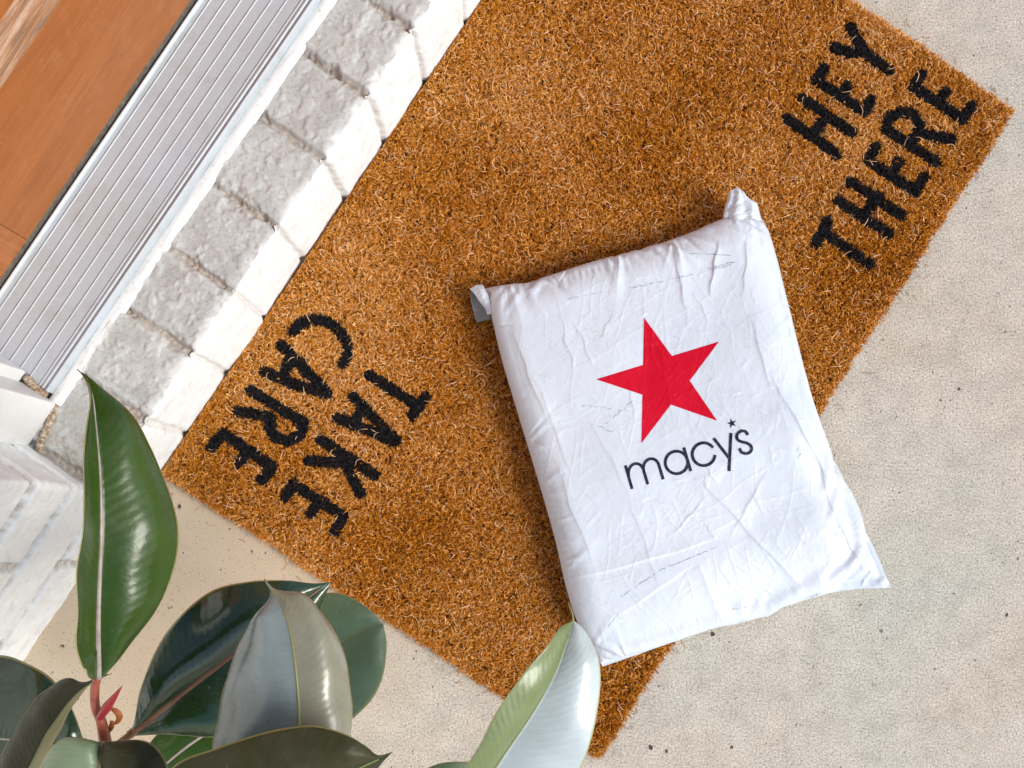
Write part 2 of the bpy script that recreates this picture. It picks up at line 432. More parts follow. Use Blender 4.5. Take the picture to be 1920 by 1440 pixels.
# ------------------------------------------------------------------ brick wall
def build_wall():
    ca, cb = -.214, .408
    fine = .0018
    p_rev = np.arange(-.079, -.0, fine)                     # along the reveal to the corner
    p_fr = np.r_[np.arange(0, .42, fine), np.arange(.42, 1.6, .006)]
    p = np.r_[p_rev, p_fr]
    z = np.r_[np.arange(-.004, .46, fine), np.arange(.46, 2.4, .007)]
    Pp, Z = np.meshgrid(p, z, indexing='xy')
    r = .007
    # rounded corner: normals blend
    th = np.clip((Pp + r) / (2 * r), 0, 1) * math.pi / 2
    A = np.where(Pp < 0, ca, ca - Pp); B = np.where(Pp < 0, cb - Pp, cb)
    cor = (np.abs(Pp) < r)
    A = np.where(cor, ca - r + r * np.cos(th), A); B = np.where(cor, cb + r - r * np.sin(th), B)
    NA = np.where(cor, np.cos(th), np.where(Pp < 0, 1.0, 0.0)); NB = np.where(cor, -np.sin(th), np.where(Pp < 0, 0.0, -1.0))
    zj = np.array([-.01, .080, .163, .241] + [.241 + .0795 * k for k in range(1, 29)])
    Zw = Z + .0020 * fbm(Pp * 25, Z * 8, 3, 51)
    idx = np.clip(np.searchsorted(zj, Zw.ravel()) - 1, 0, len(zj) - 2).reshape(Z.shape)
    d1 = np.minimum(Zw - zj[idx], zj[idx + 1] - Zw)
    # head joints on the front face, running bond
    pw = Pp + .0015 * fbm(Z * 30, Pp * 5, 2, 52)
    offx = np.where(idx % 2 == 0, .100, .205)
    dd = np.abs(((pw - offx + .1025) % .205) - .1025); dd = np.where(Pp < .02, 1.0, dd)
    d = np.minimum(d1, dd)
    wv = .0044 * (1 + .4 * fbm(Pp * 40, Z * 40, 3, 53))
    groove = 1 - sstep(wv * .5, wv * 1.7, d)
    rr = np.random.default_rng(23).normal(0, 1, 64)[idx]
    disp = .0012 * rr + .0011 * fbm(Pp * 28, Z * 28, 4, 54) + .0004 * fbm(Pp * 120, Z * 120, 3, 55) - .0055 * groove + .0016 * groove * fbm(Pp * 160, Z * 160, 3, 59) - .0016 * (1 - sstep(0, .008, d))
    flake = sstep(.2, .28, fbm(Pp * 40, Z * 40, 4, 56)); disp += .0005 * flake
    A = A + NA * disp; B = B + NB * disp
    pos = np.array(AX)[None, None] * A[..., None] - np.array(BX)[None, None] * B[..., None]; pos[..., 2] = Z
    dirt = np.clip(groove * np.clip(.62 + .9 * fbm(Pp * 90, Z * 90, 4, 57), 0, 1), 0, 1)
    dirt = np.where(Pp < 0, np.clip(dirt + (1 - sstep(.128, .137, Z + .006 * fbm(Pp * 60, Z * 60, 3, 58))) * .7, 0, 1), dirt)
    col = np.stack([np.ones(A.size), dirt.ravel(), flake.ravel()], 1)
    return pos.reshape(-1, 3), grid_faces(*A.shape), col
V, F, col = build_wall()
wall = mesh_obj('brick_wall', V, F, M_brick, None, colors={'mask': col})
tag(wall, 'white painted brick wall corner rising beside the left end of the step', 'wall')

# ------------------------------------------------------------------ doormat
MAT_TOP = .0165
corner = {'bl': P(305, 884, MAT_TOP), 'b': P(1121, 1414, MAT_TOP), 'r': P(1897, 206, MAT_TOP), 't': P(1109, -330, MAT_TOP)}
def mxy(k): return np.array([corner[k].x, corner[k].y])
c_bl, c_b, c_r, c_t = mxy('bl'), mxy('b'), mxy('r'), mxy('t')
mat_root = empty('doormat', (*((c_bl + c_b + c_r + c_t) / 4), 0))
tag(mat_root, 'brown coir doormat with black lettering lying on the concrete', 'doormat')
def quadmap(s, t):   # s along the short side (bl->b), t along the long side (bl->t)
    s = s[:, None]; t = t[:, None]
    return c_bl * (1 - s) * (1 - t) + c_b * s * (1 - t) + c_t * (1 - s) * t + c_r * s * t
m = MT('rubber_backing', (.012, .012, .014), .7); M_back = m.m
m = MT('coir_underlay', (.09, .032, .007), .9); M_under = m.m
def plate(name, inset, z0, z1, mat, wav=0.0):
    n = 60
    q = []
    tt = np.linspace(0, 1, n, endpoint=False)
    e = inset
    for (s0, t0, s1, t1) in ((e, e * .67, 1 - e, e * .67), (1 - e, e * .67, 1 - e, 1 - e * .67), (1 - e, 1 - e * .67, e, 1 - e * .67), (e, 1 - e * .67, e, e * .67)):
        q.append(quadmap(s0 + (s1 - s0) * tt, t0 + (t1 - t0) * tt))
    q = np.vstack(q)
    q = q + wav * np.stack([perlin(q[:, 0] * 40, q[:, 1] * 40, 61), perlin(q[:, 0] * 40, q[:, 1] * 40, 62)], 1)
    N = len(q)
    V = np.vstack([np.c_[q, np.full(N, z0)], np.c_[q, np.full(N, z1)]])
    F = [tuple(range(N, 2 * N)), tuple(range(N - 1, -1, -1))] + [(i, (i + 1) % N, N + (i + 1) % N, N + i) for i in range(N)]
    return mesh_obj(name, V, F, mat, mat_root, smooth=False)
plate('rubber_backing', -.002, .0005, .0040, M_back, .0012)
plate('coir_base', .006, .0041, .0090, M_under)

Zs = 3.6
def zz(off, sc, pts): return [(off[0] + x / sc, off[1] + y / sc) for x, y in pts]
o5 = (1400, 0); o6 = (360, 560)
HEY_THERE = [
    zz(o5, 3.6, [(705, 175), (790, 330)]), zz(o5, 3.6, [(600, 312), (700, 345), (790, 345)]), zz(o5, 3.6, [(780, 325), (970, 468)]),
    zz(o5, 3.6, [(470, 530), (800, 745)]), zz(o5, 3.6, [(475, 535), (525, 455)]), zz(o5, 3.6, [(635, 635), (685, 575)]), zz(o5, 3.6, [(800, 745), (845, 665)]),
    zz(o5, 3.6, [(380, 655), (715, 885)]), zz(o5, 3.6, [(280, 795), (615, 1035)]), zz(o5, 3.6, [(545, 775), (450, 900)]),
    zz(o5, 3.6, [(1130, 575), (1465, 795)]), zz(o5, 3.6, [(1135, 570), (1190, 490)]), zz(o5, 3.6, [(1300, 675), (1345, 610)]), zz(o5, 3.6, [(1465, 795), (1525, 705)]),
    zz(o5, 3.6, [(945, 870), (1290, 1085)]), zz(o5, 3.6, [(950, 865), (965, 790), (1040, 745), (1125, 760), (1175, 825), (1165, 890), (1115, 945)]), zz(o5, 3.6, [(1175, 885), (1390, 935)]),
    zz(o5, 3.6, [(825, 1070), (1145, 1290)]), zz(o5, 3.6, [(830, 1070), (880, 985)]), zz(o5, 3.6, [(985, 1165), (1035, 1080)]), zz(o5, 3.6, [(1145, 1290), (1205, 1185)]),
    [(1597, 338), (1692, 402)], [(1574, 374), (1668, 437)], [(1648, 366), (1620, 405)],
    [(1551, 437), (1632, 494)], [(1531, 455), (1553, 414)],
]
TAKE_CARE = [
    zz(o6, 3.131, [(590, 190), (640, 140), (720, 118), (800, 138), (870, 195), (908, 270), (908, 335), (880, 378)]),
    zz(o6, 3.131, [(520, 270), (785, 545)]), zz(o6, 3.131, [(420, 425), (600, 500), (785, 555)]), zz(o6, 3.131, [(570, 330), (535, 450)]),
    zz(o6, 3.131, [(340, 535), (655, 730)]), zz(o6, 3.131, [(655, 730), (635, 795), (560, 835), (490, 815), (450, 765), (455, 690)]), zz(o6, 3.131, [(435, 690), (265, 660)]),
    zz(o6, 3.131, [(180, 790), (470, 990)]), zz(o6, 3.131, [(180, 790), (110, 870)]), zz(o6, 3.131, [(320, 890), (268, 965)]), zz(o6, 3.131, [(470, 990), (405, 1065)]),
    zz(o6, 3.131, [(1040, 445), (1300, 615)]), zz(o6, 3.131, [(1365, 575), (1290, 685)]),
    zz(o6, 3.131, [(945, 575), (1195, 830)]), zz(o6, 3.131, [(850, 700), (950, 735), (1195, 840)]), zz(o6, 3.131, [(1000, 640), (945, 740)]),
    zz(o6, 3.131, [(755, 830), (1070, 1035)]), zz(o6, 3.131, [(890, 965), (680, 950)]), zz(o6, 3.131, [(910, 1000), (985, 1145)]),
    zz(o6, 3.131, [(590, 1085), (885, 1280)]), zz(o6, 3.131, [(590, 1085), (545, 1165)]), zz(o6, 3.131, [(740, 1190), (695, 1260)]), zz(o6, 3.131, [(885, 1280), (835, 1365)]),
]
def stroke_dist(xy, strokes):
    k = S * (1 - MAT_TOP / H)
    d = np.full(len(xy), 1e9)
    for st in strokes:
        for (x0, y0), (x1, y1) in zip(st[:-1], st[1:]):
            a = np.array([(x0 - U0) * k, (V0 - y0) * k]); b = np.array([(x1 - U0) * k, (V0 - y1) * k])
            ab = b - a; t = np.clip(((xy - a) @ ab) / (ab @ ab), 0, 1)
            dd = np.linalg.norm(xy - (a + t[:, None] * ab), axis=1); d = np.minimum(d, dd)
    return d
def fibres(n, seed, long=False):
    g = np.random.default_rng(seed)
    s = g.random(n); t = g.random(n)
    if not long:
        # a denser rim so that the mat's edge is a full fringe
        ne = int(n * .06); side = g.integers(0, 4, ne); w = g.random(ne) * .010
        s[:ne] = np.where(side == 0, w, np.where(side == 1, 1 - w, s[:ne])); t[:ne] = np.where(side == 2, w * .67, np.where(side == 3, 1 - w * .67, t[:ne]))
    xy = quadmap(s, t)
    # lean: random, plus a slow drift over the mat and outward at the rim
    az = g.random(n) * 2 * np.pi
    drift = np.stack([perlin(xy[:, 0] * 9, xy[:, 1] * 9, 71), perlin(xy[:, 0] * 9, xy[:, 1] * 9, 72)], 1)
    drift2 = np.stack([perlin(xy[:, 0] * 60, xy[:, 1] * 60, 73), perlin(xy[:, 0] * 60, xy[:, 1] * 60, 74)], 1)
    es = np.array((c_b - c_bl)); es /= np.linalg.norm(es); et = np.array((c_t - c_bl)); et /= np.linalg.norm(et)
    out = (sstep(.965, 1, s) - (1 - sstep(0, .035, s)))[:, None] * es + (sstep(.975, 1, t) - (1 - sstep(0, .025, t)))[:, None] * et
    rnd = np.stack([np.cos(az), np.sin(az)], 1)
    if not long:
        lean1 = rnd * g.uniform(.05, .42, (n, 1)) + drift * .35 + drift2 * .25 + out * .35
        L = g.normal(.0104, .0013, n).clip(.006, .015)
        z0 = .0045
        lp = np.linalg.norm(lean1, axis=1).clip(0, .9)
        d1 = np.c_[lean1, np.sqrt(1 - lp**2 * .9)]; d1 /= np.linalg.norm(d1, axis=1)[:, None]
        az2 = az + g.normal(0, 1.1, n)
        lean2 = np.stack([np.cos(az2), np.sin(az2)], 1) * g.uniform(.5, 1.5, (n, 1)) + drift * .5 + drift2 * .5 + out * .5
        d2 = np.c_[lean2, g.uniform(.15, .9, n)]; d2 /= np.linalg.norm(d2, axis=1)[:, None]
        az3 = az2 + g.normal(0, .9, n)
        d3 = np.c_[np.stack([np.cos(az3), np.sin(az3)], 1), g.uniform(-.5, .6, n)]; d3 /= np.linalg.norm(d3, axis=1)[:, None]
        p0 = np.c_[xy, np.full(n, z0)]; p1 = p0 + d1 * (L * .74)[:, None]; p2 = p1 + d2 * (L * .25)[:, None]; p3 = p2 + d3 * (L * .20)[:, None]
        pts = [p0, p1, p2, p3]; w0 = g.uniform(.00036, .00062, n); ws = [1, 1, .85, .3]
    else:
        L = g.uniform(.005, .016, n); curl = g.normal(0, .75, n)
        p = np.c_[xy, g.uniform(.0125, .0165, n)]; pts = [p]; a = az.copy()
        for k in range(5):
            a = a + curl * .45; dz = (.0011 if k < 2 else -.0008) * np.ones(n)
            p = p + np.c_[np.cos(a) * L / 5, np.sin(a) * L / 5, dz]; pts.append(p)
        w0 = g.uniform(.00022, .0004, n); ws = [.6, 1, 1, 1, .9, .5]
    # keep clear of the step's face
    K = len(pts)
    ctr = pts[min(2, K - 1)]
    # clumped tuft tone + per-fibre tone
    tone = np.where(g.random(n) < .30, g.uniform(.7, 1.0, n), g.uniform(0, .72, n)) * .85 + .15 * (.5 + .9 * perlin(xy[:, 0] * 150, xy[:, 1] * 150, 75))
    tone = np.clip(tone + .22 * fbm(xy[:, 0] * 5, xy[:, 1] * 5, 3, 76), 0, 1)
    dark = np.array([.25, .066, .006]); midc = np.array([.68, .245, .018]); light = np.array([.96, .56, .23])
    col = np.where(tone[:, None] < .5, dark + (midc - dark) * (tone[:, None] / .5)**1.3, midc + (light - midc) * ((tone[:, None] - .5) / .5)**1.3)
    if long: col = np.array([.98, .60, .34]) * g.uniform(.5, 1.05, (n, 1))
    # lettering: paint sits on the fibre where its upper half lies inside a stroke
    k = 10.9 * S
    jit = .0004 * perlin(ctr[:, 0] * 180, ctr[:, 1] * 180, 77) + g.normal(0, .00035, n)
    dh = stroke_dist(ctr[:, :2], HEY_THERE) + jit; dt = stroke_dist(ctr[:, :2], TAKE_CARE) + jit
    lh = dh < k; lt = dt < k
    if long: lh = lh & (g.random(n) < .8); lt = lt & (g.random(n) < .8)
    else:
        lh = lh & (g.random(n) < .992); lt = lt & (g.random(n) < .992)
    blk = lh | lt
    col[blk] = np.array([.016, .0155, .017]) * g.uniform(.5, 2.2, (blk.sum(), 1))
    # ribbons with a twist so that they show a width from every side
    V = np.zeros((n, K, 2, 3), np.float32)
    wd = np.stack([-np.sin(az + 1.57 * 0), np.cos(az), g.uniform(-.5, .5, n)], 1); wd /= np.linalg.norm(wd, axis=1)[:, None]
    for i in range(K):
        if i > 0:
            dd = pts[i] - pts[i - 1]; wv = np.cross(dd, np.c_[g.normal(0, .35, (n, 2)), np.ones(n)]); wv /= (np.linalg.norm(wv, axis=1)[:, None] + 1e-9)
            wv = wv * np.sign((wv * wd).sum(1))[:, None]; wd = wv
        V[:, i, 0] = pts[i] + wd * (w0 * ws[i])[:, None]; V[:, i, 1] = pts[i] - wd * (w0 * ws[i])[:, None]
    # push fibres back where they would enter the step's face
    bv = -(V[..., 0] * BX.x + V[..., 1] * BX.y)
    ex = np.clip(bv - .3945, 0, None)
    V[..., 0] += ex * BX.x; V[..., 1] += ex * BX.y
    V[..., 2] = np.maximum(V[..., 2], .0012)
    shade = np.repeat(col[:, None], K * 2, 1)
    return V.reshape(n, K * 2, 3), shade, K, lh, lt
def loose_fibres(n):
    g = np.random.default_rng(55)
    V, col, K, a, b = fibres(n, 56, True)
    side = g.integers(0, 3, n); d = np.abs(g.normal(0, .022, n)) + .004; w = g.random(n)
    s = np.where(side == 0, w, np.where(side == 1, 1 + d, w)); t = np.where(side == 0, -d * .67, np.where(side == 1, w, 1 + d * .67))
    tgt = quadmap(s, t); ctr = V.mean(1)[:, :2]
    V[..., :2] += (tgt - ctr)[:, None].astype(np.float32); V[..., 2] = (V[..., 2] - V[..., 2].min(1)[:, None]) * .6 + .0006
    col = np.repeat(np.array([[.55, .26, .09]]) * g.uniform(.4, 1.2, (n, 1)), K * 2, 0).reshape(n, K * 2, 3)
    return V, col, K, np.ones(n, bool)
def fibre_mesh(name, sel, data, mat):
    Vs = []; Cs = []; Fs = []; base = 0
    for (V, col, K, msk) in data:
        v = V[msk]; n = len(v); Vs.append(v.reshape(-1, 3)); Cs.append(col[msk].reshape(-1, 3))
        i0 = (np.arange(n) * K * 2)[:, None] + base
        for i in range(K - 1):
            Fs.append(np.concatenate([i0 + 2 * i, i0 + 2 * i + 1, i0 + 2 * i + 3, i0 + 2 * i + 2], 1))
        base += n * K * 2
    return mesh_obj(name, np.vstack(Vs), np.vstack(Fs), mat, mat_root, smooth=True, colors={'tone': np.vstack(Cs)})
m = MT('coir_fibre', rough=.55)
m.color(m.attr('tone')); m.b.inputs['Specular IOR Level'].default_value = .0
M_fibre = m.m
Va, Ca, Ka, lha, lta = fibres(360000, 101)
Vb, Cb, Kb, lhb, ltb = fibres(2600, 102, True)
fibre_mesh('coir_pile', None, [(Va, Ca, Ka, ~(lha | lta)), (Vb, Cb, Kb, ~(lhb | ltb)), loose_fibres(150)], M_fibre)
o = fibre_mesh('printed_greeting', None, [(Va, Ca, Ka, lha), (Vb, Cb, Kb, lhb)], M_fibre); tag(o, 'black words HEY THERE near the right end of the mat')
o = fibre_mesh('printed_greeting', None, [(Va, Ca, Ka, lta), (Vb, Cb, Kb, ltb)], M_fibre); tag(o, 'black upside down words TAKE CARE near the brick end of the mat')
del Va, Vb, Ca, Cb

# ------------------------------------------------------------------ mail package
pk = empty('mail_package', P(1290, 830, .016))
tag(pk, 'wrinkled white plastic mailing bag with a red star lying on the doormat', 'package')
TOPC = [(910, 546), (955, 541), (1000, 535), (1100, 503), (1200, 476), (1280, 449), (1350, 420), (1421, 400)]
BOTC = [(1130, 1250), (1190, 1229), (1250, 1208), (1330, 1181), (1400, 1160), (1470, 1138), (1540, 1116), (1600, 1105), (1671, 1102)]
LEFC = [(910, 543), (925, 610), (942, 680), (975, 790), (1010, 905), (1040, 1010), (1062, 1105), (1085, 1172), (1130, 1250)]
RIGC = [(1421, 398), (1436, 432), (1453, 492), (1469, 562), (1488, 642), (1509, 722), (1537, 802), (1564, 871), (1585, 921), (1609, 970), (1640, 1030), (1671, 1102)]
def package_sim():
    NX, NY = 92, 122
    def seam(u, v):
        # height of the seam above the ground: on the pile, drooping where it overhangs the mat
        x, y = (u - U0) * S, (V0 - v) * S
        e = np.array(c_r - c_b); nrm = np.array([e[1], -e[0]]) / np.linalg.norm(e)     # outward of the right edge
        d = (x - c_b[0]) * nrm[0] + (y - c_b[1]) * nrm[1]
        return .0245 - .012 * sstep(0, .10, d)
    def w3(c, n):
        p = resample(c, n); z = seam(p[:, 0], p[:, 1]); k = S * (1 - z / H)
        return np.c_[(p[:, 0] - U0) * k, (V0 - p[:, 1]) * k, z]
    T = w3(TOPC, NX); B = w3(BOTC, NX); L = w3(LEFC, NY); R = w3(RIGC, NY)
    s = np.linspace(0, 1, NX)[None, :, None]; t = np.linspace(0, 1, NY)[:, None, None]
    G = (1 - t) * T[None] + t * B[None] + (1 - s) * L[:, None] + s * R[:, None] - ((1 - s) * (1 - t) * T[0] + s * (1 - t) * T[-1] + (1 - s) * t * B[0] + s * t * B[-1])
    s2 = s[..., 0]; t2 = t[..., 0]
    # the folded clothes inside
    W = .354; Hh = .475
    x = s2 * W; y = t2 * Hh
    dl = x + 0 * y; dr = W - x + 0 * y; dt = y + 0 * x; db = Hh - y + 0 * x
    il = -.002; ir = .003 + .007 * sstep(.3, 1, t2); it = -.002; ib = .004 + .012 * s2**2
    def edge(d, ins, w): return np.sqrt(np.clip(1 - (1 - np.clip((d - ins) / w, 0, 1))**2.2, 0, 1))
    prof = np.minimum(1, edge(dl, il, .036)) * edge(dr, ir, .060) * edge(dt, it, .044) * edge(db, ib, .110)
    lump_ = .040 * prof * (1 + .06 * perlin(x * 9, y * 9, 81))
    # corner points pull the bag down to the seam
    base0 = G[..., 2].copy()
    Cc = base0 + lump_
    X = G.copy(); 
    d0 = np.minimum(np.minimum(dl, dr), np.minimum(dt, db))
    g = np.random.default_rng(9)
    X[..., 2] = base0 + lump_ + .004 * sstep(0, .03, d0) * (1 + fbm(x * 18, y * 18, 3, 82))
    interior = np.ones((NY, NX), bool); interior[0] = interior[-1] = False; interior[:, 0] = interior[:, -1] = False
    im = interior[..., None].astype(float)
    # rest lengths: measured over the swollen contents, plus slack
    X0 = G.copy(); X0[..., 2] = Cc
    def rest(A, B): return np.linalg.norm(A - B, axis=-1)
    ex = 1.008 + .022 * (1 - sstep(.0, .07, dt)) + .004 * (1 - sstep(0, .07, db)) + .007 * (1 - sstep(.0, .06, np.minimum(dl, dt))) + .006 * np.clip(fbm(x * 14, y * 14, 2, 88), -1, 1) * (1 - sstep(.02, .12, d0)) + .006 * fbm(x * 12, y * 12, 2, 84)
    def cons(di, dj, kf):
        out = []
        for par in (0, 1):
            if di == 0: sl = (slice(None), slice(par * dj, NX - dj))
            # generic handled below
        return out
    cs = []
    def add(di, dj, stiff, comp=1.0):
        i = np.arange(NY - di)[:, None]; jlo = max(0, -dj); jhi = NX - max(0, dj); j = np.arange(jlo, jhi)[None]
        ii, jj = np.broadcast_arrays(i, j); ii = ii.ravel(); jj = jj.ravel()
        # colour so that no vertex appears twice in a batch
        if di: key = (ii // di) % 2
        else: key = (jj // dj) % 2
        for k in (0, 1):
            q = key == k
            a = ii[q] * NX + jj[q]; b = (ii[q] + di) * NX + jj[q] + dj
            r = rest(X0.reshape(-1, 3)[a], X0.reshape(-1, 3)[b]) * .5 * (ex.ravel()[a] + ex.ravel()[b])
            cs.append((a, b, r, stiff, comp))
    add(0, 1, 1.0); add(1, 0, 1.0); add(1, 1, .6); add(1, -1, .6); add(0, 2, .25); add(2, 0, .25); add(0, 3, .05); add(3, 0, .05)
    Xf = X.reshape(-1, 3); imf = im.reshape(-1, 1); Cf = Cc.ravel() ; Bf = base0.ravel()
    vel = np.zeros_like(Xf); wgt = imf[:, 0]
    NIT = 260
    for it_ in range(NIT):
        prev = Xf.copy()
        Xf += vel * .92 * imf
        press = .00022 if it_ < 120 else .00005
        Xg = Xf.reshape(NY, NX, 3)
        du = np.gradient(Xg, axis=1); dv = np.gradient(Xg, axis=0)
        nn = np.cross(dv, du); nn /= (np.linalg.norm(nn, axis=-1, keepdims=True) + 1e-9); nn *= np.sign(nn[..., 2:3] + 1e-9)
        Xf += (nn.reshape(-1, 3) * press - np.array([0, 0, .00006])) * imf
        for rep in range(3):
            for a, b, r, st, cp in cs:
                d = Xf[b] - Xf[a]; ln = np.linalg.norm(d, axis=1) + 1e-12
                e = (ln - r) / ln; e = np.where(e < 0, e * cp, e) * st
                wa = wgt[a]; wb = wgt[b]; ws = wa + wb + 1e-9
                c_ = d * (e / ws)[:, None]
                Xf[a] += c_ * wa[:, None]; Xf[b] -= c_ * wb[:, None]
            Xf[:, 2] = np.where(wgt > 0, np.maximum(Xf[:, 2], Cf), Xf[:, 2])
            top = Cf + .0075
            Xf[:, 2] = np.where(wgt > 0, np.minimum(Xf[:, 2], top), Xf[:, 2])
        vel = (Xf - prev)
        vel *= .9
    return Xf.reshape(NY, NX, 3), base0
def up1(A, f, axis):
    A = np.moveaxis(A, axis, 0); n = len(A)
    q = np.linspace(0, n - 1, (n - 1) * f + 1); i = np.minimum(q.astype(int), n - 2); t = (q - i)[:, None, None]
    ext = np.concatenate([(2 * A[0] - A[1])[None], A, (2 * A[-1] - A[-2])[None]], 0)
    p0, p1, p2, p3 = ext[i], ext[i + 1], ext[i + 2], ext[i + 3]
    r = .5 * (2 * p1 + (p2 - p0) * t + (2 * p0 - 5 * p1 + 4 * p2 - p3) * t**2 + (3 * p1 - p0 - 3 * p2 + p3) * t**3)
    return np.moveaxis(r, 0, axis)
PX, Pbase = package_sim()
PF = up1(up1(PX, 4, 0), 4, 1)
ny, nx = PF.shape[:2]
# fine creases of thin plastic film: sharp ridged lines in a few directions
tx, ty = np.meshgrid(np.linspace(0, .354, nx), np.linspace(0, .475, ny))
def crease(x, y, sx, sy, ang, seed):
    c_, s_ = math.cos(ang), math.sin(ang); X = (x * c_ + y * s_) * sx; Y = (-x * s_ + y * c_) * sy
    X = X + .18 * perlin(x * 16, y * 16, seed + 3)
    return np.clip(1 - np.abs(perlin(X, Y, seed)) * 11, 0, 1)**1.3 * sstep(.05, .4, perlin(x * 14, y * 14, seed + 9) + .25)
d0 = np.minimum(np.minimum(tx, .354 - tx), np.minimum(ty, .475 - ty))
cre = crease(tx, ty, 40, 9, .35, 201) + crease(tx, ty, 34, 8, -.5, 203) + .8 * crease(tx, ty, 28, 7, 1.35, 207) + .7 * crease(tx, ty, 60, 14, .9, 209) + .6 * crease(tx, ty, 70, 20, 2.4, 213)
fine = .00026 * cre + .00010 * fbm(tx * 120, ty * 120, 3, 205) + .0007 * fbm(tx * 16, ty * 16, 3, 206)
# pleats that run in from the top and bottom seams, and sharp folds across the film
rp = np.random.default_rng(31)
def pleats(dist, along, length, npl, amp):
    h = np.zeros_like(along)
    for c0 in np.sort(rp.uniform(.01, length - .01, npl)):
        w = rp.uniform(.004, .011); a_ = amp * rp.uniform(.35, 1.0) * rp.choice([1, 1, -1]); sk = rp.normal(0, .45); reach = rp.uniform(.014, .045)
        x_ = along - c0 - sk * dist
        h += a_ * np.clip(1 - np.abs(x_) / (w * (.35 + dist / .05)), 0, 1) * np.exp(-(dist / reach)**2) 
    return h
fine += pleats(ty, tx, .354, 17, .0046) * sstep(0, .006, ty) + pleats(.475 - ty, tx, .354, 11, .0016) * sstep(0, .006, .475 - ty)
fine += pleats(tx, ty, .475, 16, .0020) * sstep(0, .006, tx) + pleats(.354 - tx, ty, .475, 12, .0008) * sstep(0, .006, .354 - tx)
def fold(a, b, amp, wl, kind=0):
    global fine
    k = S * (1 - .06 / H); p0 = np.array([(a[0] - U0) * k, (V0 - a[1]) * k]); p1 = np.array([(b[0] - U0) * k, (V0 - b[1]) * k])
    L_ = np.linalg.norm(p1 - p0); dr_ = (p1 - p0) / L_; X = PF[..., 0] - p0[0]; Y = PF[..., 1] - p0[1]
    al = (X * dr_[0] + Y * dr_[1]) / L_; sdm = -X * dr_[1] + Y * dr_[0] + .0035 * perlin(al * 3, al * 0 + a[0] * .37, 7)
    tp = np.clip(np.sin(np.pi * np.clip(al, 0, 1)), 0, 1)**.6
    if kind == 0: fine = fine + amp * tp * np.where(sdm > 0, np.exp(-np.abs(sdm) / wl), np.exp(-np.abs(sdm) / (wl * .12)))
    else: fine = fine + amp * tp * np.exp(-np.abs(sdm) / wl)
FOLDS = [((1405, 590), (1445, 730), .0022, .016), ((1440, 700), (1570, 915), .0026, .014), ((1290, 880), (1520, 1110), .0018, .012), ((1060, 1090), (1345, 1012), .0016, .010),
         ((1135, 1175), (1290, 1060), .0014, .012), ((1375, 1190), (1310, 1060), .0030, .010), ((1345, 450), (1330, 560), .0034, .012), ((1260, 470), (1290, 590), .0024, .012),
         ((1400, 440), (1390, 560), .0020, .010), ((960, 620), (1030, 800), .0020, .010), ((1050, 590), (1075, 700), .0013, .007), ((1075, 600), (1110, 690), .0012, .006), ((1150, 590), (1120, 640), .0010, .006),
         ((1000, 700), (1075, 900), .0014, .012), ((1040, 860), (1110, 1060), .0018, .014), ((1500, 760), (1590, 1010), .0018, .010), ((1560, 960), (1640, 1080), .0020, .008), ((1235, 660), (1262, 800), .0007, .004),
         ((1330, 930), (1250, 1010), .0009, .006), ((1180, 940), (1235, 1100), .0009, .007), ((1440, 880), (1370, 1010), .0011, .008), ((1100, 780), (1180, 930), .0010, .009), ((1455, 480), (1500, 690), .0014, .008)]
for fa, fb, am, wl in FOLDS: fold(fa, fb, am * .72, wl)
for _ in range(46):
    u0_, v0_ = rp.uniform(1000, 1560), rp.uniform(520, 1180); an = rp.choice([rp.normal(1.25, .25), rp.normal(-.25, .25), rp.normal(.9, .3)]); ll = rp.uniform(18, 90)
    fold((u0_, v0_), (u0_ + ll * math.cos(an), v0_ + ll * math.sin(an)), rp.uniform(.0002, .0008), rp.uniform(.002, .006))
PF[..., 2] += fine * sstep(0, .010, d0)
PZ_xy = PF.copy()
def build_bag():
    N = ny * nx
    top = PF.reshape(-1, 3)
    # underside: same outline, resting on the pile
    bot = PF.copy(); g0 = sstep(0, .02, d0)
    seamz = up1(up1(Pbase[..., None], 4, 0), 4, 1)[..., 0]
    bot[..., 2] = seamz * (1 - g0) + (seamz - .0065) * g0
    step_ = 4
    b2 = bot[::step_, ::step_]
    bny, bnx = b2.shape[:2]
    Ft = grid_faces(ny, nx, True); Fb = grid_faces(bny, bnx) + N
    V = np.vstack([top, b2.reshape(-1, 3)])
    return V, np.vstack([Ft, Fb])
m = MT('mailer_film', rough=.30)
c = m.ramp(m.noise(9, 5, .6), [(.3, (.67, .725, .80)), (.7, (.72, .765, .82))])
def scuffs(sc, ang, st, lo, hi, seedscale):
    v = m.co((sc, sc * st, sc), (0, 0, ang))
    n1 = m.noise(1.0, 4, .6, v, .6)
    a = m.math('ABSOLUTE', m.math('SUBTRACT', n1, .5))
    line = m.ramp(a, [(0.0, g3(1)), (hi, g3(0))])
    mk = m.ramp(m.noise(seedscale, 4, .6), [(lo, g3(0)), (lo + .09, g3(1))])
    return m.math('MULTIPLY', line, mk)
sc = m.math('ADD', scuffs(60, .3, .35, .50, .014, 17), scuffs(95, 1.25, .4, .53, .016, 26))
sc = m.math('MINIMUM', sc, 1.0)
brk = m.ramp(m.noise(420, 2, .6), [(.44, g3(0)), (.56, g3(1))])
c = m.mix(m.math('MULTIPLY', m.math('MULTIPLY', sc, brk), .50), c, (.36, .38, .47))
sm = m.ramp(m.noise(55, 6, .75), [(.56, g3(0)), (.74, g3(.32))])
c = m.mix(sm, c, (.58, .60, .68))
m.color(c)
b1 = m.bump(m.noise(130, 6, .7, None, .8), .16, .0008)
b2 = m.bump(m.noise(1.0, 3, .6, m.co((240, 60, 100), (0, 0, .4)), .8), .25, .0007, b1)
M_film = m.m
V, F = build_bag()
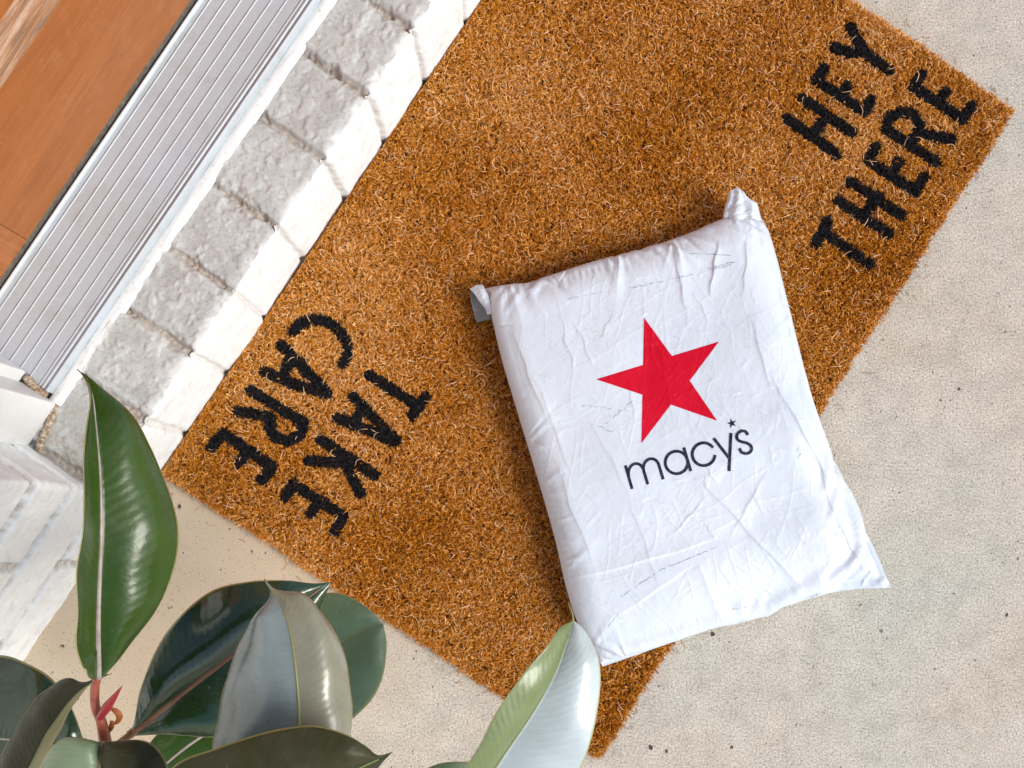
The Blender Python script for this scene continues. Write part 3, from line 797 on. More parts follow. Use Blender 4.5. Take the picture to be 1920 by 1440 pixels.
mesh_obj('mailing_bag', V, F, M_film, pk)

# locate points on the bag's top: nearest-cell inverse by scattering into a height image
HX0, HY0 = PF[..., 0].min(), PF[..., 1].min(); RES = .0006
hw = int((PF[..., 0].max() - HX0) / RES) + 2; hh = int((PF[..., 1].max() - HY0) / RES) + 2
sx, sy = up1(up1(PF[::1, ::1], 2, 0), 2, 1)[..., 0], None
PU = up1(up1(PF, 3, 0), 3, 1)
ix = ((PU[..., 0] - HX0) / RES).astype(int).ravel(); iy = ((PU[..., 1] - HY0) / RES).astype(int).ravel()
hm = np.zeros((hh, hw)); cn = np.zeros((hh, hw)); np.add.at(hm, (iy, ix), PU[..., 2].ravel()); np.add.at(cn, (iy, ix), 1)
hm = np.where(cn > 0, hm / np.maximum(cn, 1), 0)
for _ in range(3):   # fill pin holes
    hole = cn == 0
    sA = sum(np.roll(hm, k, ax) * (np.roll(cn, k, ax) > 0) for k in (1, -1) for ax in (0, 1)); sC = sum((np.roll(cn, k, ax) > 0) * 1.0 for k in (1, -1) for ax in (0, 1))
    ok = hole & (sC > 0); hm[ok] = sA[ok] / sC[ok]; cn[ok] = 1
def top_z(x, y):
    fx = (x - HX0) / RES - .5; fy = (y - HY0) / RES - .5
    i = np.clip(fx.astype(int), 0, hw - 2); j = np.clip(fy.astype(int), 0, hh - 2); a = fx - i; b = fy - j
    return (hm[j, i] * (1 - a) + hm[j, i + 1] * a) * (1 - b) + (hm[j + 1, i] * (1 - a) + hm[j + 1, i + 1] * a) * b
def drape(uv, lift=.00035):
    uv = np.asarray(uv, float); z = np.full(len(uv), .062)
    for _ in range(4):
        k = S * (1 - z / H); x = (uv[:, 0] - U0) * k; y = (V0 - uv[:, 1]) * k; z = top_z(x, y)
    return np.c_[x, y, z + lift]
def tri_patch(tris, n):
    V = []; F = []
    for (a, b, c_) in tris:
        a, b, c_ = map(np.array, (a, b, c_)); base = len(V); idm = {}
        for i in range(n + 1):
            for j in range(n + 1 - i):
                idm[(i, j)] = base + len(idm); 
                V.append(a + (b - a) * i / n + (c_ - a) * j / n)
        for i in range(n):
            for j in range(n - i):
                F.append((idm[(i, j)], idm[(i + 1, j)], idm[(i, j + 1)]))
                if i + j < n - 1: F.append((idm[(i + 1, j)], idm[(i + 1, j + 1)], idm[(i, j + 1)]))
    return V, F
def fix_up(V, F):
    V = np.asarray(V); out = []
    for f in F:
        a, b, c_ = V[f[0]], V[f[1]], V[f[2]]
        nz = (b[0] - a[0]) * (c_[1] - a[1]) - (b[1] - a[1]) * (c_[0] - a[0])
        out.append(f if nz > 0 else tuple(reversed(f)))
    return out
STAR = [(1207.7, 596), (1259.8, 667.6), (1348, 640.6), (1293.2, 713.9), (1344.6, 789), (1257.8, 758.8), (1202.8, 831), (1204.6, 740.3), (1118, 711.3), (1205.9, 684.3)]
ctr = tuple(np.mean(STAR, axis=0))
V, F = tri_patch([(ctr, STAR[i], STAR[(i + 1) % 10]) for i in range(10)], 40)
Vw = drape(V); F = fix_up(Vw, F)
m = MT('red_print', rough=.30)
c = m.ramp(m.noise(40, 5, .6), [(.3, (.60, .001, .016)), (.7, (.68, .002, .024))])
c = m.mix(m.ramp(m.noise(300, 3, .6), [(.68, g3(0)), (.74, g3(.5))]), c, (.80, .12, .16))
m.color(c); m.b.inputs['Specular IOR Level'].default_value = .3; m.bump(m.noise(130, 6, .7, None, .8), .25, .0008); M_red = m.m
mesh_obj('red_star_print', Vw, F, M_red, pk)
# lettering
def zl(pts): return [(1080 + x / 3.8925, 570 + y / 3.8925) for x, y in pts]
def arc(cx, cy, r, a0, a1, n=30, ry=None):
    ry = ry or r
    return [(cx + r * math.cos(math.radians(a0 + (a1 - a0) * k / n)), cy + ry * math.sin(math.radians(a0 + (a1 - a0) * k / n))) for k in range(n + 1)]
WORD = [
    ([(360, 1178), (410, 1350)], 0), ([(386, 1262), (383, 1225), (398, 1187), (430, 1166), (465, 1172), (488, 1198), (499, 1232)], 1), ([(497, 1225), (524, 1316)], 0),
    ([(497, 1228), (492, 1190), (507, 1152), (540, 1131), (576, 1136), (601, 1164), (612, 1200)], 1), ([(610, 1192), (637, 1281)], 0),
    (arc(734, 1157, 82, 0, 360, 60), 2), ([(787, 1048), (838, 1221)], 0),
    (arc(932, 1097, 83, 3, 325, 50), 2),
    ([(1005, 980), (1120, 1128)], 0), ([(1131, 942), (1117, 1221)], 0),
    ([(1254, 957), (1238, 933), (1211, 927), (1184, 942), (1173, 968), (1184, 994), (1212, 1007), (1246, 1015), (1273, 1033), (1282, 1058), (1268, 1083), (1238, 1092), (1208, 1082), (1193, 1054)], 1),
]
def ribbon_px(pts, hwid, kind):
    p = np.array(zl(pts)); L = np.linalg.norm(np.diff(p, axis=0), axis=1).sum()
    p = resample(p, max(4, int(L / 1.2)), smooth=(kind == 1))
    t = np.gradient(p, axis=0); t /= np.linalg.norm(t, axis=1)[:, None]; nr = np.c_[-t[:, 1], t[:, 0]]
    rows = [p + nr * hwid * q for q in (-1, -.5, 0, .5, 1)]
    V = np.stack(rows, 1).reshape(-1, 2); n = len(p)
    F = [(i * 5 + j, i * 5 + j + 1, (i + 1) * 5 + j + 1, (i + 1) * 5 + j) for i in range(n - 1) for j in range(4)]
    return V, F
V = []; F = []
for k, (pts, kind) in enumerate(WORD):
    v, f = ribbon_px(pts, 2.75, kind); b0 = len(V)
    vw = drape(v, .00030 + .00004 * k); V += [tuple(q) for q in vw]; F += [tuple(i + b0 for i in q) for q in f]
cx, cy = 1080 + 1138 / 3.8925, 570 + 869 / 3.8925
tips = [(1127, 836), (1169, 850), (1166, 893), (1125, 905), (1101, 870)]
tp = [(1080 + x / 3.8925, 570 + y / 3.8925) for x, y in tips]; cc_ = np.mean(tp, axis=0)
st = []
for i in range(5):
    st.append(tp[i]); mid_ = (np.array(tp[i]) + np.array(tp[(i + 1) % 5])) / 2; st.append(tuple(cc_ + (mid_ - cc_) * .47))
v, f = tri_patch([(tuple(cc_), st[i], st[(i + 1) % 10]) for i in range(10)], 6); b0 = len(V)
V += [tuple(q) for q in drape(v)]; F += [tuple(i + b0 for i in q) for q in f]
F2 = fix_up(V, F)
m = MT('navy_print', (.010, .010, .030), .5); m.b.inputs['Specular IOR Level'].default_value = .15
m.color(m.ramp(m.noise(400, 3, .6), [(.45, (.012, .012, .032)), (.72, (.07, .07, .12))])); M_navy = m.m
mesh_obj('printed_lettering', V, F2, M_navy, pk)
# pen-like scuff marks near the top fold and along the lower crease
m = MT('scuff_ink', (.16, .18, .26), .5)
m.color(m.ramp(m.noise(900, 2, .6), [(.42, (.07, .08, .13)), (.60, (.45, .48, .56))])); M_ink = m.m
SC = []
gr_ = random.Random(4)
def squiggle(x0, y0, x1, y1, amp, n, gap=.35):
    pts = []
    for k in range(n + 1):
        t = k / n
        pts.append((x0 + (x1 - x0) * t + gr_.uniform(-amp, amp) * .4, y0 + (y1 - y0) * t + gr_.uniform(-amp, amp)))
    SC.append((pts, [0.03 if gr_.random() < gap else gr_.uniform(.28, .55) for _ in pts]))
squiggle(1180, 541, 1300, 515, 1.6, 34, .22); squiggle(1326, 504, 1378, 490, 2.4, 26, .12); squiggle(1330, 506, 1370, 497, 1.8, 16, .2)
squiggle(1165, 1118, 1240, 1068, 1.5, 22, .2); squiggle(1240, 1068, 1345, 1025, 1.2, 26, .3); squiggle(1140, 1175, 1160, 1150, 1.6, 10, .2)
squiggle(1062, 560, 1130, 548, 1.0, 14, .5); squiggle(1372, 1143, 1400, 1138, .8, 8, .2); squiggle(1135, 795, 1195, 745, 2, 20, .5); squiggle(1120, 800, 1150, 810, 3, 12, .3)
squiggle(1290, 475, 1370, 479, .6, 14, .25); squiggle(1090, 760, 1180, 770, 2.5, 20, .5)
for run, ww in SC:
    p0_ = np.array(run); n = max(6, int(np.linalg.norm(np.diff(p0_, axis=0), axis=1).sum() / 1.0)); p = resample(p0_, n, smooth=False)
    t = np.gradient(p, axis=0); t /= (np.linalg.norm(t, axis=1)[:, None] + 1e-9); nr = np.c_[-t[:, 1], t[:, 0]]
    w = np.interp(np.linspace(0, 1, n), np.linspace(0, 1, len(ww)), ww)[:, None]
    v = np.stack([p - nr * w, p + nr * w], 1).reshape(-1, 2); v = drape(v, .0003)
    mesh_obj('scuff_mark', v, fix_up(v, [(2 * i, 2 * i + 1, 2 * i + 3, 2 * i + 2) for i in range(n - 1)]), M_ink, pk)

def film_patch(name, rows, mat, n=40, mrow=24, wr=.0008, seed=0, thick=.0004, freq=90):
    """a sheet of film lofted through rows of (u, v, z) points"""
    rs = [resample([tuple(P(*q)) for q in r], n) for r in rows]
    G = np.stack(rs, 0); cols = [resample(G[:, j], mrow) for j in range(n)]
    G = np.stack(cols, 1)
    du = np.gradient(G, axis=1); dv = np.gradient(G, axis=0); nn = np.cross(du, dv); nn /= np.linalg.norm(nn, axis=-1, keepdims=True) + 1e-9
    ns = fbm(G[..., 0] * freq, G[..., 1] * freq, 3, seed)
    G = G + nn * (ns * wr)[..., None]
    o = mesh_obj(name, G.reshape(-1, 3), grid_faces(mrow, n), mat, pk)
    md = o.modifiers.new('thickness', 'SOLIDIFY'); md.thickness = thick
    return o
m = MT('grey_film_inside', (.19, .20, .20), .35); m.bump(m.noise(90, 4, .6), .4, .001)
m.color(m.ramp(m.noise(60, 4, .6), [(.3, (.14, .145, .145)), (.7, (.24, .25, .25))])); M_greyfilm = m.m
# folded flap at the upper-left corner: a white fold over the grey inner face
film_patch('flap_lining', [[(882, 545, .034), (883, 565, .030), (889, 590, .026), (894, 605, .024)], [(897, 550, .034), (899, 570, .031), (904, 590, .028), (906, 602, .026)], [(912, 550, .036), (914, 570, .034), (918, 588, .032), (920, 598, .030)]], M_greyfilm, seed=4, wr=.0006)
film_patch('flap', [[(880, 541, .036), (890, 552, .042), (903, 570, .042), (909, 579, .040), (912, 590, .036)], [(893, 535, .037), (900, 545, .045), (908, 562, .047), (914, 576, .045), (916, 590, .040)], [(905, 532, .034), (910, 542, .042), (916, 556, .046), (920, 572, .047), (922, 588, .044)]], M_film, seed=5, wr=.0010)
# knotted ear of film at the upper-right corner: a crumpled pleated cone
def ear():
    n, mm = 90, 60
    axis = resample([tuple(P(1392, 420, .038)), tuple(P(1390, 400, .040)), tuple(P(1388, 380, .042)), tuple(P(1384, 364, .046)), tuple(P(1382, 353, .050))], n)
    side = Vector((1, .12, 0)).normalized(); V = []
    for i in range(n):
        t = i / (n - 1)
        wl = np.interp(t, [0, .3, .55, .8, .93, 1], [.0230, .0215, .0180, .0120, .0100, .002]); wr_ = np.interp(t, [0, .25, .5, .7, .9, 1], [.0200, .0205, .0180, .0085, .0060, .002])
        hh_ = np.interp(t, [0, .4, .8, 1], [.014, .012, .009, .001])
        for k in range(mm):
            th = k / mm * 2 * math.pi; cx_, sz = math.cos(th), math.sin(th)
            w = wr_ if cx_ > 0 else wl
            pl = 1 + .16 * math.sin(th * 7 + 2.5 * t) * (1 - .3 * t) + .22 * mnoise.noise(Vector((cx_ * 2.2, sz * 2.2, t * 5))) + .10 * mnoise.noise(Vector((cx_ * 7, sz * 7, t * 14)))
            p = Vector(axis[i]) + side * (cx_ * w * (.85 + .15 * pl)) + Vector((0, 0, sz * hh_ * pl)); 
            V.append(p)
    F = [(i * mm + k, i * mm + (k + 1) % mm, (i + 1) * mm + (k + 1) % mm, (i + 1) * mm + k) for i in range(n - 1) for k in range(mm)]
    return mesh_obj('twisted_corner', V, F, M_film, pk)
ear()

# ------------------------------------------------------------------ rubber plant
plant = empty('rubber_plant', (-.335, -.47, 0))
tag(plant, 'rubber plant with broad glossy green leaves at the lower edge of the porch', 'plant')
def leaf_mat(name, ca, cb, rough=.25, spec=.5, coat=.3, veins=.35, crough=.12, under=(.16, .22, .07), rim=(.30, .27, .10), pale=None):
    m = MT(name, rough=rough)
    at = m.attr('lf'); sp = m.n('SeparateColor'); m.l(at, sp.inputs[0])
    c = m.ramp(m.noise(14, 5, .6), [(.3, ca), (.7, cb)])
    # lateral veins, slanting away from the midrib
    v = m.math('ADD', m.math('MULTIPLY', sp.outputs[0], 62.0), m.math('MULTIPLY', sp.outputs[1], -9.0))
    v = m.math('ADD', v, m.math('MULTIPLY', m.noise(22, 4, .7), 3.2))
    w = m.math('SINE', m.math('MULTIPLY', v, 3.1416))
    c = m.mix(m.math('MULTIPLY', m.ramp(w, [(.90, g3(0)), (1.0, g3(1))]), .10), c, tuple(min(1, x * 1.6 + .01) for x in cb))
    c = m.mix(m.ramp(m.noise(700, 2, .5), [(.74, g3(0)), (.78, g3(.7))]), c, (.25, .25, .18))
    spot = m.ramp(m.voro(95, feature='F1'), [(.10, g3(1)), (.16, g3(0))]); smk = m.ramp(m.noise(30, 3, .6), [(.55, g3(0)), (.60, g3(.35))])
    c = m.mix(m.math('MULTIPLY', spot, smk), c, (.20, .20, .15))
    c = m.mix(m.ramp(m.noise(18, 6, .7), [(.45, g3(0)), (.8, g3(.12))]), c, (.25, .25, .2))
    c = m.mix(m.ramp(sp.outputs[2], [(.97, g3(0)), (.985, g3(1))]), c, rim)
    geo = m.n('NewGeometry')
    c = m.mix(geo.outputs['Backfacing'], c, under)
    m.color(c)
    m.b.inputs['Coat Weight'].default_value = coat; m.b.inputs['Coat Roughness'].default_value = crough
    rg = m.ramp(m.noise(35, 5, .65), [(.3, g3(rough * .8)), (.7, g3(rough * 1.35))]); m.rough(rg)
    b1 = m.bump(w, veins * .22, .0006)
    m.bump(m.noise(45, 5, .6), .30, .0018, b1)
    m.b.inputs['Specular IOR Level'].default_value = spec
    return m.m
M_leaf_green = leaf_mat('leaf_green', (.016, .046, .0012), (.032, .070, .0025), .29, spec=.38, coat=.12)
M_leaf_dark = leaf_mat('leaf_dark', (.007, .026, .007), (.014, .042, .010), .22, coat=.5)
M_leaf_bronze = leaf_mat('leaf_bronze', (.19, .19, .135), (.27, .25, .175), .30, coat=.4, crough=.3, under=(.2, .24, .1))
M_leaf_silver_sheen = leaf_mat('leaf_silver_sheen', (.13, .165, .165), (.22, .25, .24), .26, coat=.6, crough=.25, under=(.2, .24, .1))  # bluish silver sheen put into the base colour
M_leaf_pale = leaf_mat('leaf_pale', (.10, .17, .08), (.19, .26, .145), .42, coat=.05)
M_leaf_olive = leaf_mat('leaf_olive', (.022, .022, .006), (.036, .034, .010), .45, spec=.22, coat=.0)
M_leaf_sage = leaf_mat('leaf_sage', (.12, .17, .055), (.20, .23, .09), .34, coat=.2, rim=(.42, .42, .22))
M_leaf_sky_sheen = leaf_mat('leaf_sky_sheen', (.40, .47, .46), (.54, .60, .63), .42, coat=.35, rim=(.42, .42, .22))  # bright sky reflection painted as a pale base colour
M_leaf_cream = leaf_mat('leaf_cream', (.36, .33, .15), (.50, .46, .24), .45, coat=.0, rim=(.5, .46, .25))
m = MT('midrib_brown', (.17, .07, .035), .4); m.color(m.ramp(m.noise(60, 3, .6), [(.3, (.14, .05, .03)), (.7, (.26, .13, .06))])); M_rib_b = m.m
m = MT('midrib_pale', (.5, .46, .42), .35); m.color(m.ramp(m.noise(60, 3, .6), [(.3, (.26, .19, .14)), (.7, (.44, .38, .36))])); M_rib_p = m.m
m = MT('midrib_green', (.24, .24, .08), .35); M_rib_g = m.m
m = MT('stem_red', rough=.35); m.color(m.ramp(m.noise(70, 4, .6), [(.3, (.22, .045, .022)), (.6, (.40, .11, .06)), (.8, (.50, .22, .12))])); M_stem = m.m
m = MT('stem_bark', rough=.7); m.color(m.ramp(m.noise(120, 5, .7), [(.3, (.13, .085, .05)), (.7, (.30, .23, .16))])); m.bump(m.noise(200, 4, .6), .5, .001); M_bark = m.m
m = MT('bud_red', (.30, .018, .020), .3); M_bud = m.m
m = MT('sheath_orange', (.55, .16, .04), .45); M_sheath = m.m

def tube(name, pts, radii, mat, parent, ns=12, flat=1.0, n=40):
    pp = resample([tuple(p) for p in pts], n); tr = np.linspace(0, 1, len(radii)); V = []
    up = Vector((0, 0, 1))
    for i in range(n):
        t = Vector(pp[min(i + 1, n - 1)] - pp[max(i - 1, 0)]).normalized()
        s = t.cross(up); s = s.normalized() if s.length > .05 else Vector((1, 0, 0)); q = s.cross(t)
        r = float(np.interp(i / (n - 1), tr, radii))
        for k in range(ns):
            th = k / ns * 2 * math.pi; V.append(Vector(pp[i]) + (s * math.cos(th) + q * math.sin(th) * flat) * r)
    F = [(i * ns + k, i * ns + (k + 1) % ns, (i + 1) * ns + (k + 1) % ns, (i + 1) * ns + k) for i in range(n - 1) for k in range(ns)]
    F.append(tuple(range(ns - 1, -1, -1))); F.append(tuple((n - 1) * ns + k for k in range(ns)))
    return mesh_obj(name, V, F, mat, parent)

def leaf(mid, left, right, mat, rib_mat, bl=.006, br=.006, rib=(.0016, .0004), label=None, matb=None, wav=.0012, seed=0, flat=.7):
    n, h = 90, 18
    M = resample([tuple(P(*p)) for p in mid], n); L = resample([tuple(P(*p)) for p in left], n); R = resample([tuple(P(*p)) for p in right], n)
    # make sure both sides meet the rib at its ends
    rows = []; at = []
    for i in range(n):
        t = i / (n - 1)
        row = []
        tv = Vector(M[min(i + 1, n - 1)] - M[max(i - 1, 0)]).normalized()
        for side, E, bul in ((-1, L, bl), (1, R, br)):
            dirv = Vector(E[i] - M[i]); w = dirv.length
            nr = tv.cross(dirv) * (1 if side < 0 else -1)
            nr = nr.normalized() if nr.length > 1e-7 else Vector((0, 0, 1))
            if nr.z < 0: nr = -nr
            ks = range(h, 0, -1) if side < 0 else range(0, h + 1)
            for k in ks:
                s = k / h
                wv = wav * mnoise.noise(Vector((t * 7 + seed, s * 1.6 * side, seed * 1.7))) * s * 2
                p = Vector(M[i]) + dirv * s + nr * (bul * math.sin(math.pi * min(1, s * 1.0)) * min(1, w / .03) + wv * min(1, w / .02))
                row.append(p); at.append((t, s, s if w > .002 else s, 1))
        rows += row
    nc = 2 * h + 1
    F = grid_faces(n, nc)
    V = np.array([tuple(v) for v in rows], dtype=np.float32)
    # orient so that the upper face looks up
    f = F[len(F) // 2]; a, b, c_ = V[f[0]], V[f[1]], V[f[2]]
    if np.cross(b - a, c_ - a)[2] < 0: F = F[:, ::-1]
    o = mesh_obj('leaf', V, F, mat, plant, colors={'lf': np.array(at, dtype=np.float32)})
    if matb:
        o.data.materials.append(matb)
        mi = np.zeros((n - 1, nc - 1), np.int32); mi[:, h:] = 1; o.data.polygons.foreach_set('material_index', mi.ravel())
    md = o.modifiers.new('thickness', 'SOLIDIFY'); md.thickness = .0006; md.offset = -1
    if label: o['label'] = label
    rb = tube('midrib', [Vector(p) + Vector((0, 0, .0002)) for p in M[::6]] , rib, rib_mat, o, 8, flat, 60)
    rb.location = (0, 0, 0)
    return o
# parent offsets: a leaf object sits at the plant's origin, so its midrib shares the same offset
# 1 upright leaf, its left half folded up steeply
leaf([(184, 1272, .47), (183, 1200, .482), (184, 1130, .49), (189, 1000, .50), (188, 900, .503), (182, 820, .503), (172, 730, .498), (160, 705, .494), (145, 692, .490)],
     [(180, 1276, .47), (163, 1265, .49), (150, 1205, .515), (145, 1120, .53), (153, 1000, .54), (160, 880, .535), (168, 780, .522), (165, 722, .505), (145, 692, .490)],
     [(187, 1276, .47), (200, 1263, .468), (240, 1218, .462), (290, 1150, .46), (325, 1075, .46), (335, 1010, .462), (325, 935, .465), (293, 852, .472), (240, 773, .482), (180, 718, .492), (145, 692, .490)],
     M_leaf_green, M_rib_p, .003, .008, (.0028, .0020, .0011, .0003), 'upright bright green leaf with a pale midrib', seed=1, wav=.0025)
# 2 big dark leaf
leaf([(243, 1378, .36), (290, 1340, .365), (350, 1292, .37), (440, 1225, .372), (520, 1165, .37), (585, 1115, .365), (622, 1091, .36)],
     [(247, 1376, .36), (254, 1340, .37), (264, 1285, .385), (290, 1222, .392), (335, 1158, .392), (400, 1108, .388), (460, 1091, .383), (530, 1087, .376), (585, 1093, .368), (622, 1091, .36)],
     [(247, 1380, .36), (290, 1378, .358), (345, 1382, .352), (410, 1381, .345), (480, 1345, .34), (540, 1270, .34), (585, 1190, .345), (604, 1137, .352), (622, 1091, .36)],
     M_leaf_dark, M_rib_b, .010, .008, (.0036, .0024, .0008), 'large near black green leaf behind the silvery one', seed=2, wav=.003)
# 3 leaf in front, silvery sheen painted on its left half
leaf([(545, 1500, .47), (556, 1430, .475), (561, 1362, .478), (560, 1318, .478), (552, 1234, .478), (539, 1165, .474), (522, 1125, .468), (505, 1104, .464), (496, 1086, .462)],
     [(540, 1500, .47), (450, 1470, .466), (403, 1410, .462), (402, 1370, .462), (414, 1304, .462), (436, 1234, .462), (469, 1170, .463), (503, 1130, .463), (509, 1108, .463), (496, 1086, .462)],
     [(552, 1500, .47), (620, 1460, .456), (652, 1400, .450), (657, 1330, .448), (654, 1285, .448), (646, 1235, .45), (628, 1179, .453), (600, 1140, .456), (567, 1114, .46), (520, 1107, .462), (496, 1086, .462)],
     M_leaf_silver_sheen, M_rib_g, .012, .012, (.0014, .0009, .0004), 'glossy leaf with painted silvery sheen standing in front of the dark one', matb=M_leaf_bronze, seed=3, wav=.003)
# 4 matt green leaf at the right
leaf([(480, 1330, .30), (560, 1250, .305), (642, 1201, .31), (689, 1177, .31), (719, 1171, .308)],
     [(480, 1330, .30), (500, 1220, .31), (560, 1135, .315), (612, 1112, .318), (652, 1118, .318), (694, 1143, .315), (719, 1171, .308)],
     [(480, 1330, .30), (560, 1370, .295), (640, 1358, .295), (680, 1331, .298), (705, 1300, .30), (720, 1260, .302), (725, 1207, .305), (719, 1171, .308)],
     M_leaf_pale, M_rib_g, .005, .005, (.0012, .0006), 'matt grey green leaf nearest the edge of the mat', seed=4)
# 5 dark olive leaf across the bottom
leaf([(290, 1580, .50), (400, 1540, .51), (520, 1500, .515), (620, 1465, .515), (690, 1432, .51), (716, 1420, .508), (735, 1411, .508)],
     [(290, 1578, .50), (290, 1500, .508), (325, 1437, .515), (400, 1404, .52), (460, 1383, .522), (520, 1368, .524), (590, 1361, .525), (650, 1376, .522), (685, 1397, .518), (708, 1416, .512), (735, 1411, .508)],
     [(292, 1584, .50), (360, 1610, .495), (480, 1600, .49), (600, 1560, .49), (670, 1500, .495), (702, 1450, .50), (716, 1430, .504), (735, 1411, .508)],
     M_leaf_olive, M_leaf_olive, .008, .008, (.0018, .0008), 'dull dark olive leaf cut by the bottom edge of the photo', seed=5)
# 6 leaf below the package, sky reflection painted on its right half
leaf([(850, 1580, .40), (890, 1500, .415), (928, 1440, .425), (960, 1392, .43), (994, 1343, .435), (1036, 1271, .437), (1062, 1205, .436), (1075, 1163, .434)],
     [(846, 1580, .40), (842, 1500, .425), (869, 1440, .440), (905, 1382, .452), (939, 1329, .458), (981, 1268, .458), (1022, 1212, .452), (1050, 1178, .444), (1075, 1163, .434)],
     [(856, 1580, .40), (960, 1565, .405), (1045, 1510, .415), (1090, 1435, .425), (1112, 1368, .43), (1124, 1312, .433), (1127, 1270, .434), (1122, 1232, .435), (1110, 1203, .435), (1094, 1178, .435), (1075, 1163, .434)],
     M_leaf_sage, M_rib_g, .004, .006, (.0016, .0010, .0005), 'pale leaf below the mailing bag with sky sheen painted on its right half', matb=M_leaf_sky_sheen, seed=6, wav=.002)
o6l = tube('leaf_tip', [P(1075, 1164, .434), P(1073, 1150, .437), P(1068, 1137, .440), P(1065, 1129, .443)], (.0009, .0004, .0002), M_rib_g, plant, 8)
# 7 blue-green leaf at the far left
leaf([(-130, 1365, .27), (-60, 1380, .28), (10, 1386, .285), (90, 1395, .285), (168, 1412, .28)],
     [(-130, 1360, .27), (-90, 1270, .275), (-40, 1235, .28), (0, 1229, .283), (45, 1241, .287), (88, 1266, .29), (122, 1307, .29), (146, 1352, .288), (160, 1392, .284), (168, 1412, .28)],
     [(-130, 1370, .27), (-90, 1450, .26), (-20, 1490, .255), (60, 1485, .26), (130, 1455, .27), (168, 1412, .28)],
     M_leaf_dark, M_rib_p, .010, .006, (.0014, .0006), 'blue green leaf at the far left below the white wall', seed=7, wav=.003)
# 8 folded dark leaf with a pale edge
leaf([(-20, 1560, .36), (20, 1500, .38), (60, 1430, .40), (83, 1383, .41), (104, 1352, .415), (133, 1313, .42), (163, 1287, .425), (185, 1274, .43), (208, 1263, .435)],
     [(-25, 1560, .36), (-50, 1500, .36), (0, 1417, .375), (30, 1368, .382), (50, 1333, .388), (72, 1303, .394), (93, 1287, .40), (113, 1274, .405), (133, 1271, .412), (150, 1278, .418), (165, 1277, .424), (185, 1267, .43), (208, 1263, .435)],
     [(-15, 1560, .36), (40, 1500, .36), (76, 1440, .375), (95, 1405, .383), (110, 1376, .39), (124, 1346, .398), (140, 1320, .405), (164, 1289, .42), (187, 1275, .43), (208, 1263, .435)],
     M_leaf_olive, M_rib_g, .006, .002, (.0006, .0005), 'folded dark leaf with a pale yellow inner edge', matb=M_leaf_cream, seed=8)
# 9 low leaf at the bottom left, green half and bronze half
leaf([(193, 1392, .46), (189, 1440, .47), (186, 1500, .475), (185, 1600, .47), (190, 1720, .45)],
     [(190, 1392, .46), (150, 1383, .468), (118, 1386, .468), (90, 1408, .462), (72, 1442, .455), (62, 1500, .45), (75, 1590, .445), (120, 1670, .445), (190, 1720, .45)],
     [(197, 1392, .46), (235, 1387, .47), (268, 1388, .472), (295, 1402, .468), (314, 1434, .46), (322, 1500, .452), (305, 1590, .447), (255, 1670, .447), (190, 1720, .45)],
     M_leaf_pale, M_bark, .008, .010, (.0042, .0034, .0010), 'low leaf in front of the stem with green and bronze halves', matb=M_leaf_olive, seed=9)
# 10 small leaf under the dark one
leaf([(470, 1335, .25), (420, 1358, .26), (378, 1381, .265), (330, 1416, .265), (275, 1465, .255)],
     [(470, 1335, .25), (400, 1330, .26), (335, 1348, .265), (290, 1382, .265), (266, 1425, .262), (275, 1465, .255)],
     [(470, 1335, .25), (462, 1385, .25), (420, 1420, .25), (350, 1450, .25), (275, 1465, .255)],
     M_leaf_green, M_rib_p, .004, .004, (.0016, .0010), 'small half hidden green leaf under the large dark one', seed=10)
# 11 leaf whose edge just enters the frame beside the pale one
leaf([(700, 1560, .33), (780, 1520, .335), (860, 1480, .335), (925, 1455, .33)],
     [(700, 1560, .33), (740, 1480, .34), (800, 1440, .342), (850, 1429, .342), (900, 1434, .338), (925, 1455, .33)],
     [(700, 1560, .33), (780, 1575, .32), (870, 1545, .32), (915, 1495, .325), (925, 1455, .33)],
     M_leaf_pale, M_rib_g, .004, .004, (.0012, .0006), 'leaf edge just entering the frame left of the leaf with painted sky sheen', seed=11)

W = Vector
tube('stem', [P(184, 1268, .47), P(178, 1290, .466), P(179, 1325, .460), P(189, 1350, .456), P(196, 1382, .45), P(198, 1402, .446)], (.0028, .0032, .0032, .0036, .0042, .0046), M_stem, plant, 14)
tube('stem', [P(198, 1398, .446), P(197, 1420, .438), W((-.318, -.20, .41)), W((-.330, -.32, .34)), W((-.335, -.42, .26)), W((-.335, -.46, .18))], (.0042, .0050, .006, .007, .008, .009), M_bark, plant, 14)
tube('stem', [W((-.332, -.46, .19)), W((-.25, -.42, .27)), W((-.13, -.33, .35)), P(850, 1580, .40)], (.006, .005, .004, .0026), M_bark, plant, 12)
tube('petiole', [P(205, 1408, .430), P(220, 1396, .40), P(243, 1378, .36)], (.0028, .0028, .0030), M_rib_b, plant, 12)
tube('petiole', [W((-.322, -.25, .385)), P(240, 1600, .46), P(290, 1580, .50)], (.003, .0026, .0022), M_bark, plant, 10)
tube('petiole', [W((-.32, -.24, .39)), P(480, 1600, .44), P(545, 1500, .47)], (.003, .0026, .0022), M_bark, plant, 10)
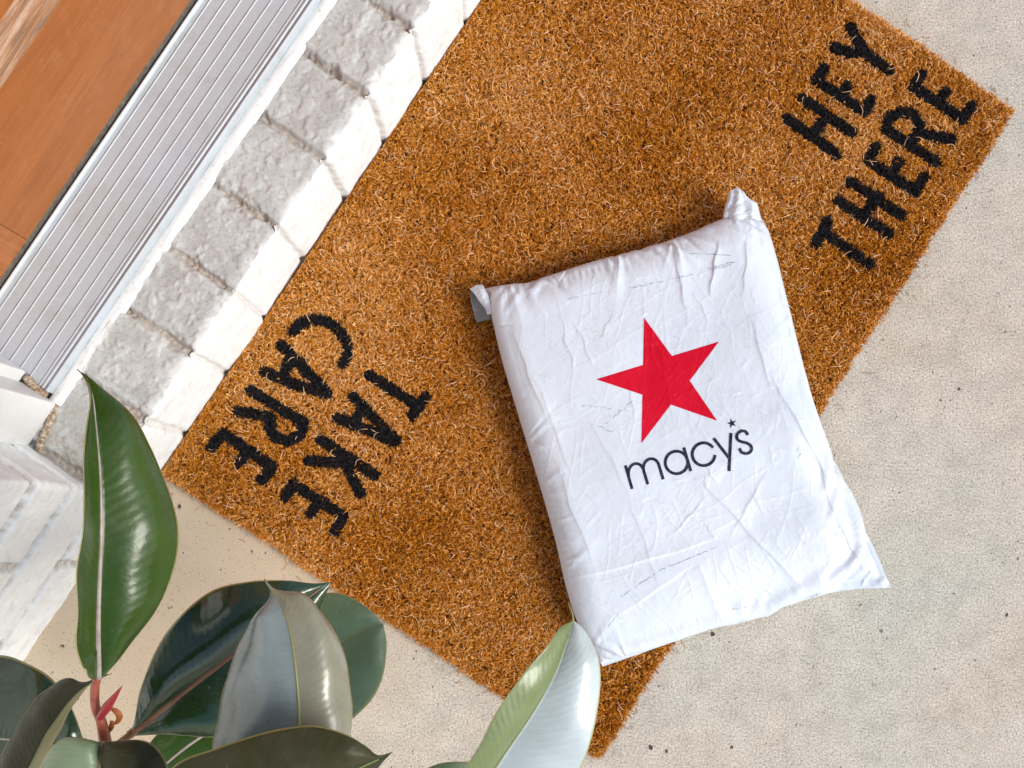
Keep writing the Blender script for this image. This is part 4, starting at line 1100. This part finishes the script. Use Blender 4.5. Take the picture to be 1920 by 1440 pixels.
tube('petiole', [W((-.33, -.34, .33)), P(60, 1640, .35), P(-20, 1560, .36)], (.003, .0026, .0022), M_bark, plant, 10)
tube('petiole', [W((-.335, -.42, .26)), P(-40, 1560, .27), P(-130, 1365, .27)], (.003, .0026, .0022), M_bark, plant, 10)
tube('petiole', [W((-.335, -.40, .28)), P(440, 1560, .29), P(500, 1420, .30), P(480, 1330, .30)], (.003, .0026, .0022), M_bark, plant, 10)
tube('petiole', [W((-.30, -.445, .22)), P(640, 1640, .31), P(700, 1560, .33)], (.003, .0024, .002), M_bark, plant, 10)
tube('leaf_bud', [P(187, 1346, .462), P(199, 1328, .468), P(215, 1306, .475), P(230, 1285, .482)], (.0026, .0036, .0020, .0001), M_bud, plant, 12)
tube('bud_sheath', [P(206, 1328, .456), P(216, 1333, .458), P(223, 1340, .457), P(222, 1350, .455), P(214, 1358, .452)], (.0006, .0022, .0028, .0018, .0008), M_sheath, plant, 10, .35)
tube('bud_sheath', [P(210, 1352, .452), P(209, 1362, .450), P(205, 1372, .448)], (.0014, .0022, .0010), M_sheath, plant, 10, .5)
# pot outside the frame that carries the plant
def lathe(name, cx, cy, prof, mat, parent, ns=48):
    V = [W((cx + r * math.cos(k / ns * 2 * math.pi), cy + r * math.sin(k / ns * 2 * math.pi), z)) for r, z in prof for k in range(ns)]
    F = [(i * ns + k, i * ns + (k + 1) % ns, (i + 1) * ns + (k + 1) % ns, (i + 1) * ns + k) for i in range(len(prof) - 1) for k in range(ns)]
    F.append(tuple((len(prof) - 1) * ns + k for k in range(ns)))
    return mesh_obj(name, V, F, mat, parent)
m = MT('pot_glaze', (.55, .53, .5), .4); M_pot = m.m
m = MT('potting_soil', (.03, .02, .014), .95); m.bump(m.noise(90, 5, .7), 1, .006); M_soil = m.m
lathe('pot', -.335, -.47, [(.075, .002), (.085, .002), (.105, .10), (.115, .185), (.118, .19), (.118, .20), (.110, .20), (.106, .19), (.104, .17)], M_pot, plant)
lathe('soil', -.335, -.47, [(.1045, .172), (.07, .178), (.02, .182)], M_soil, plant)
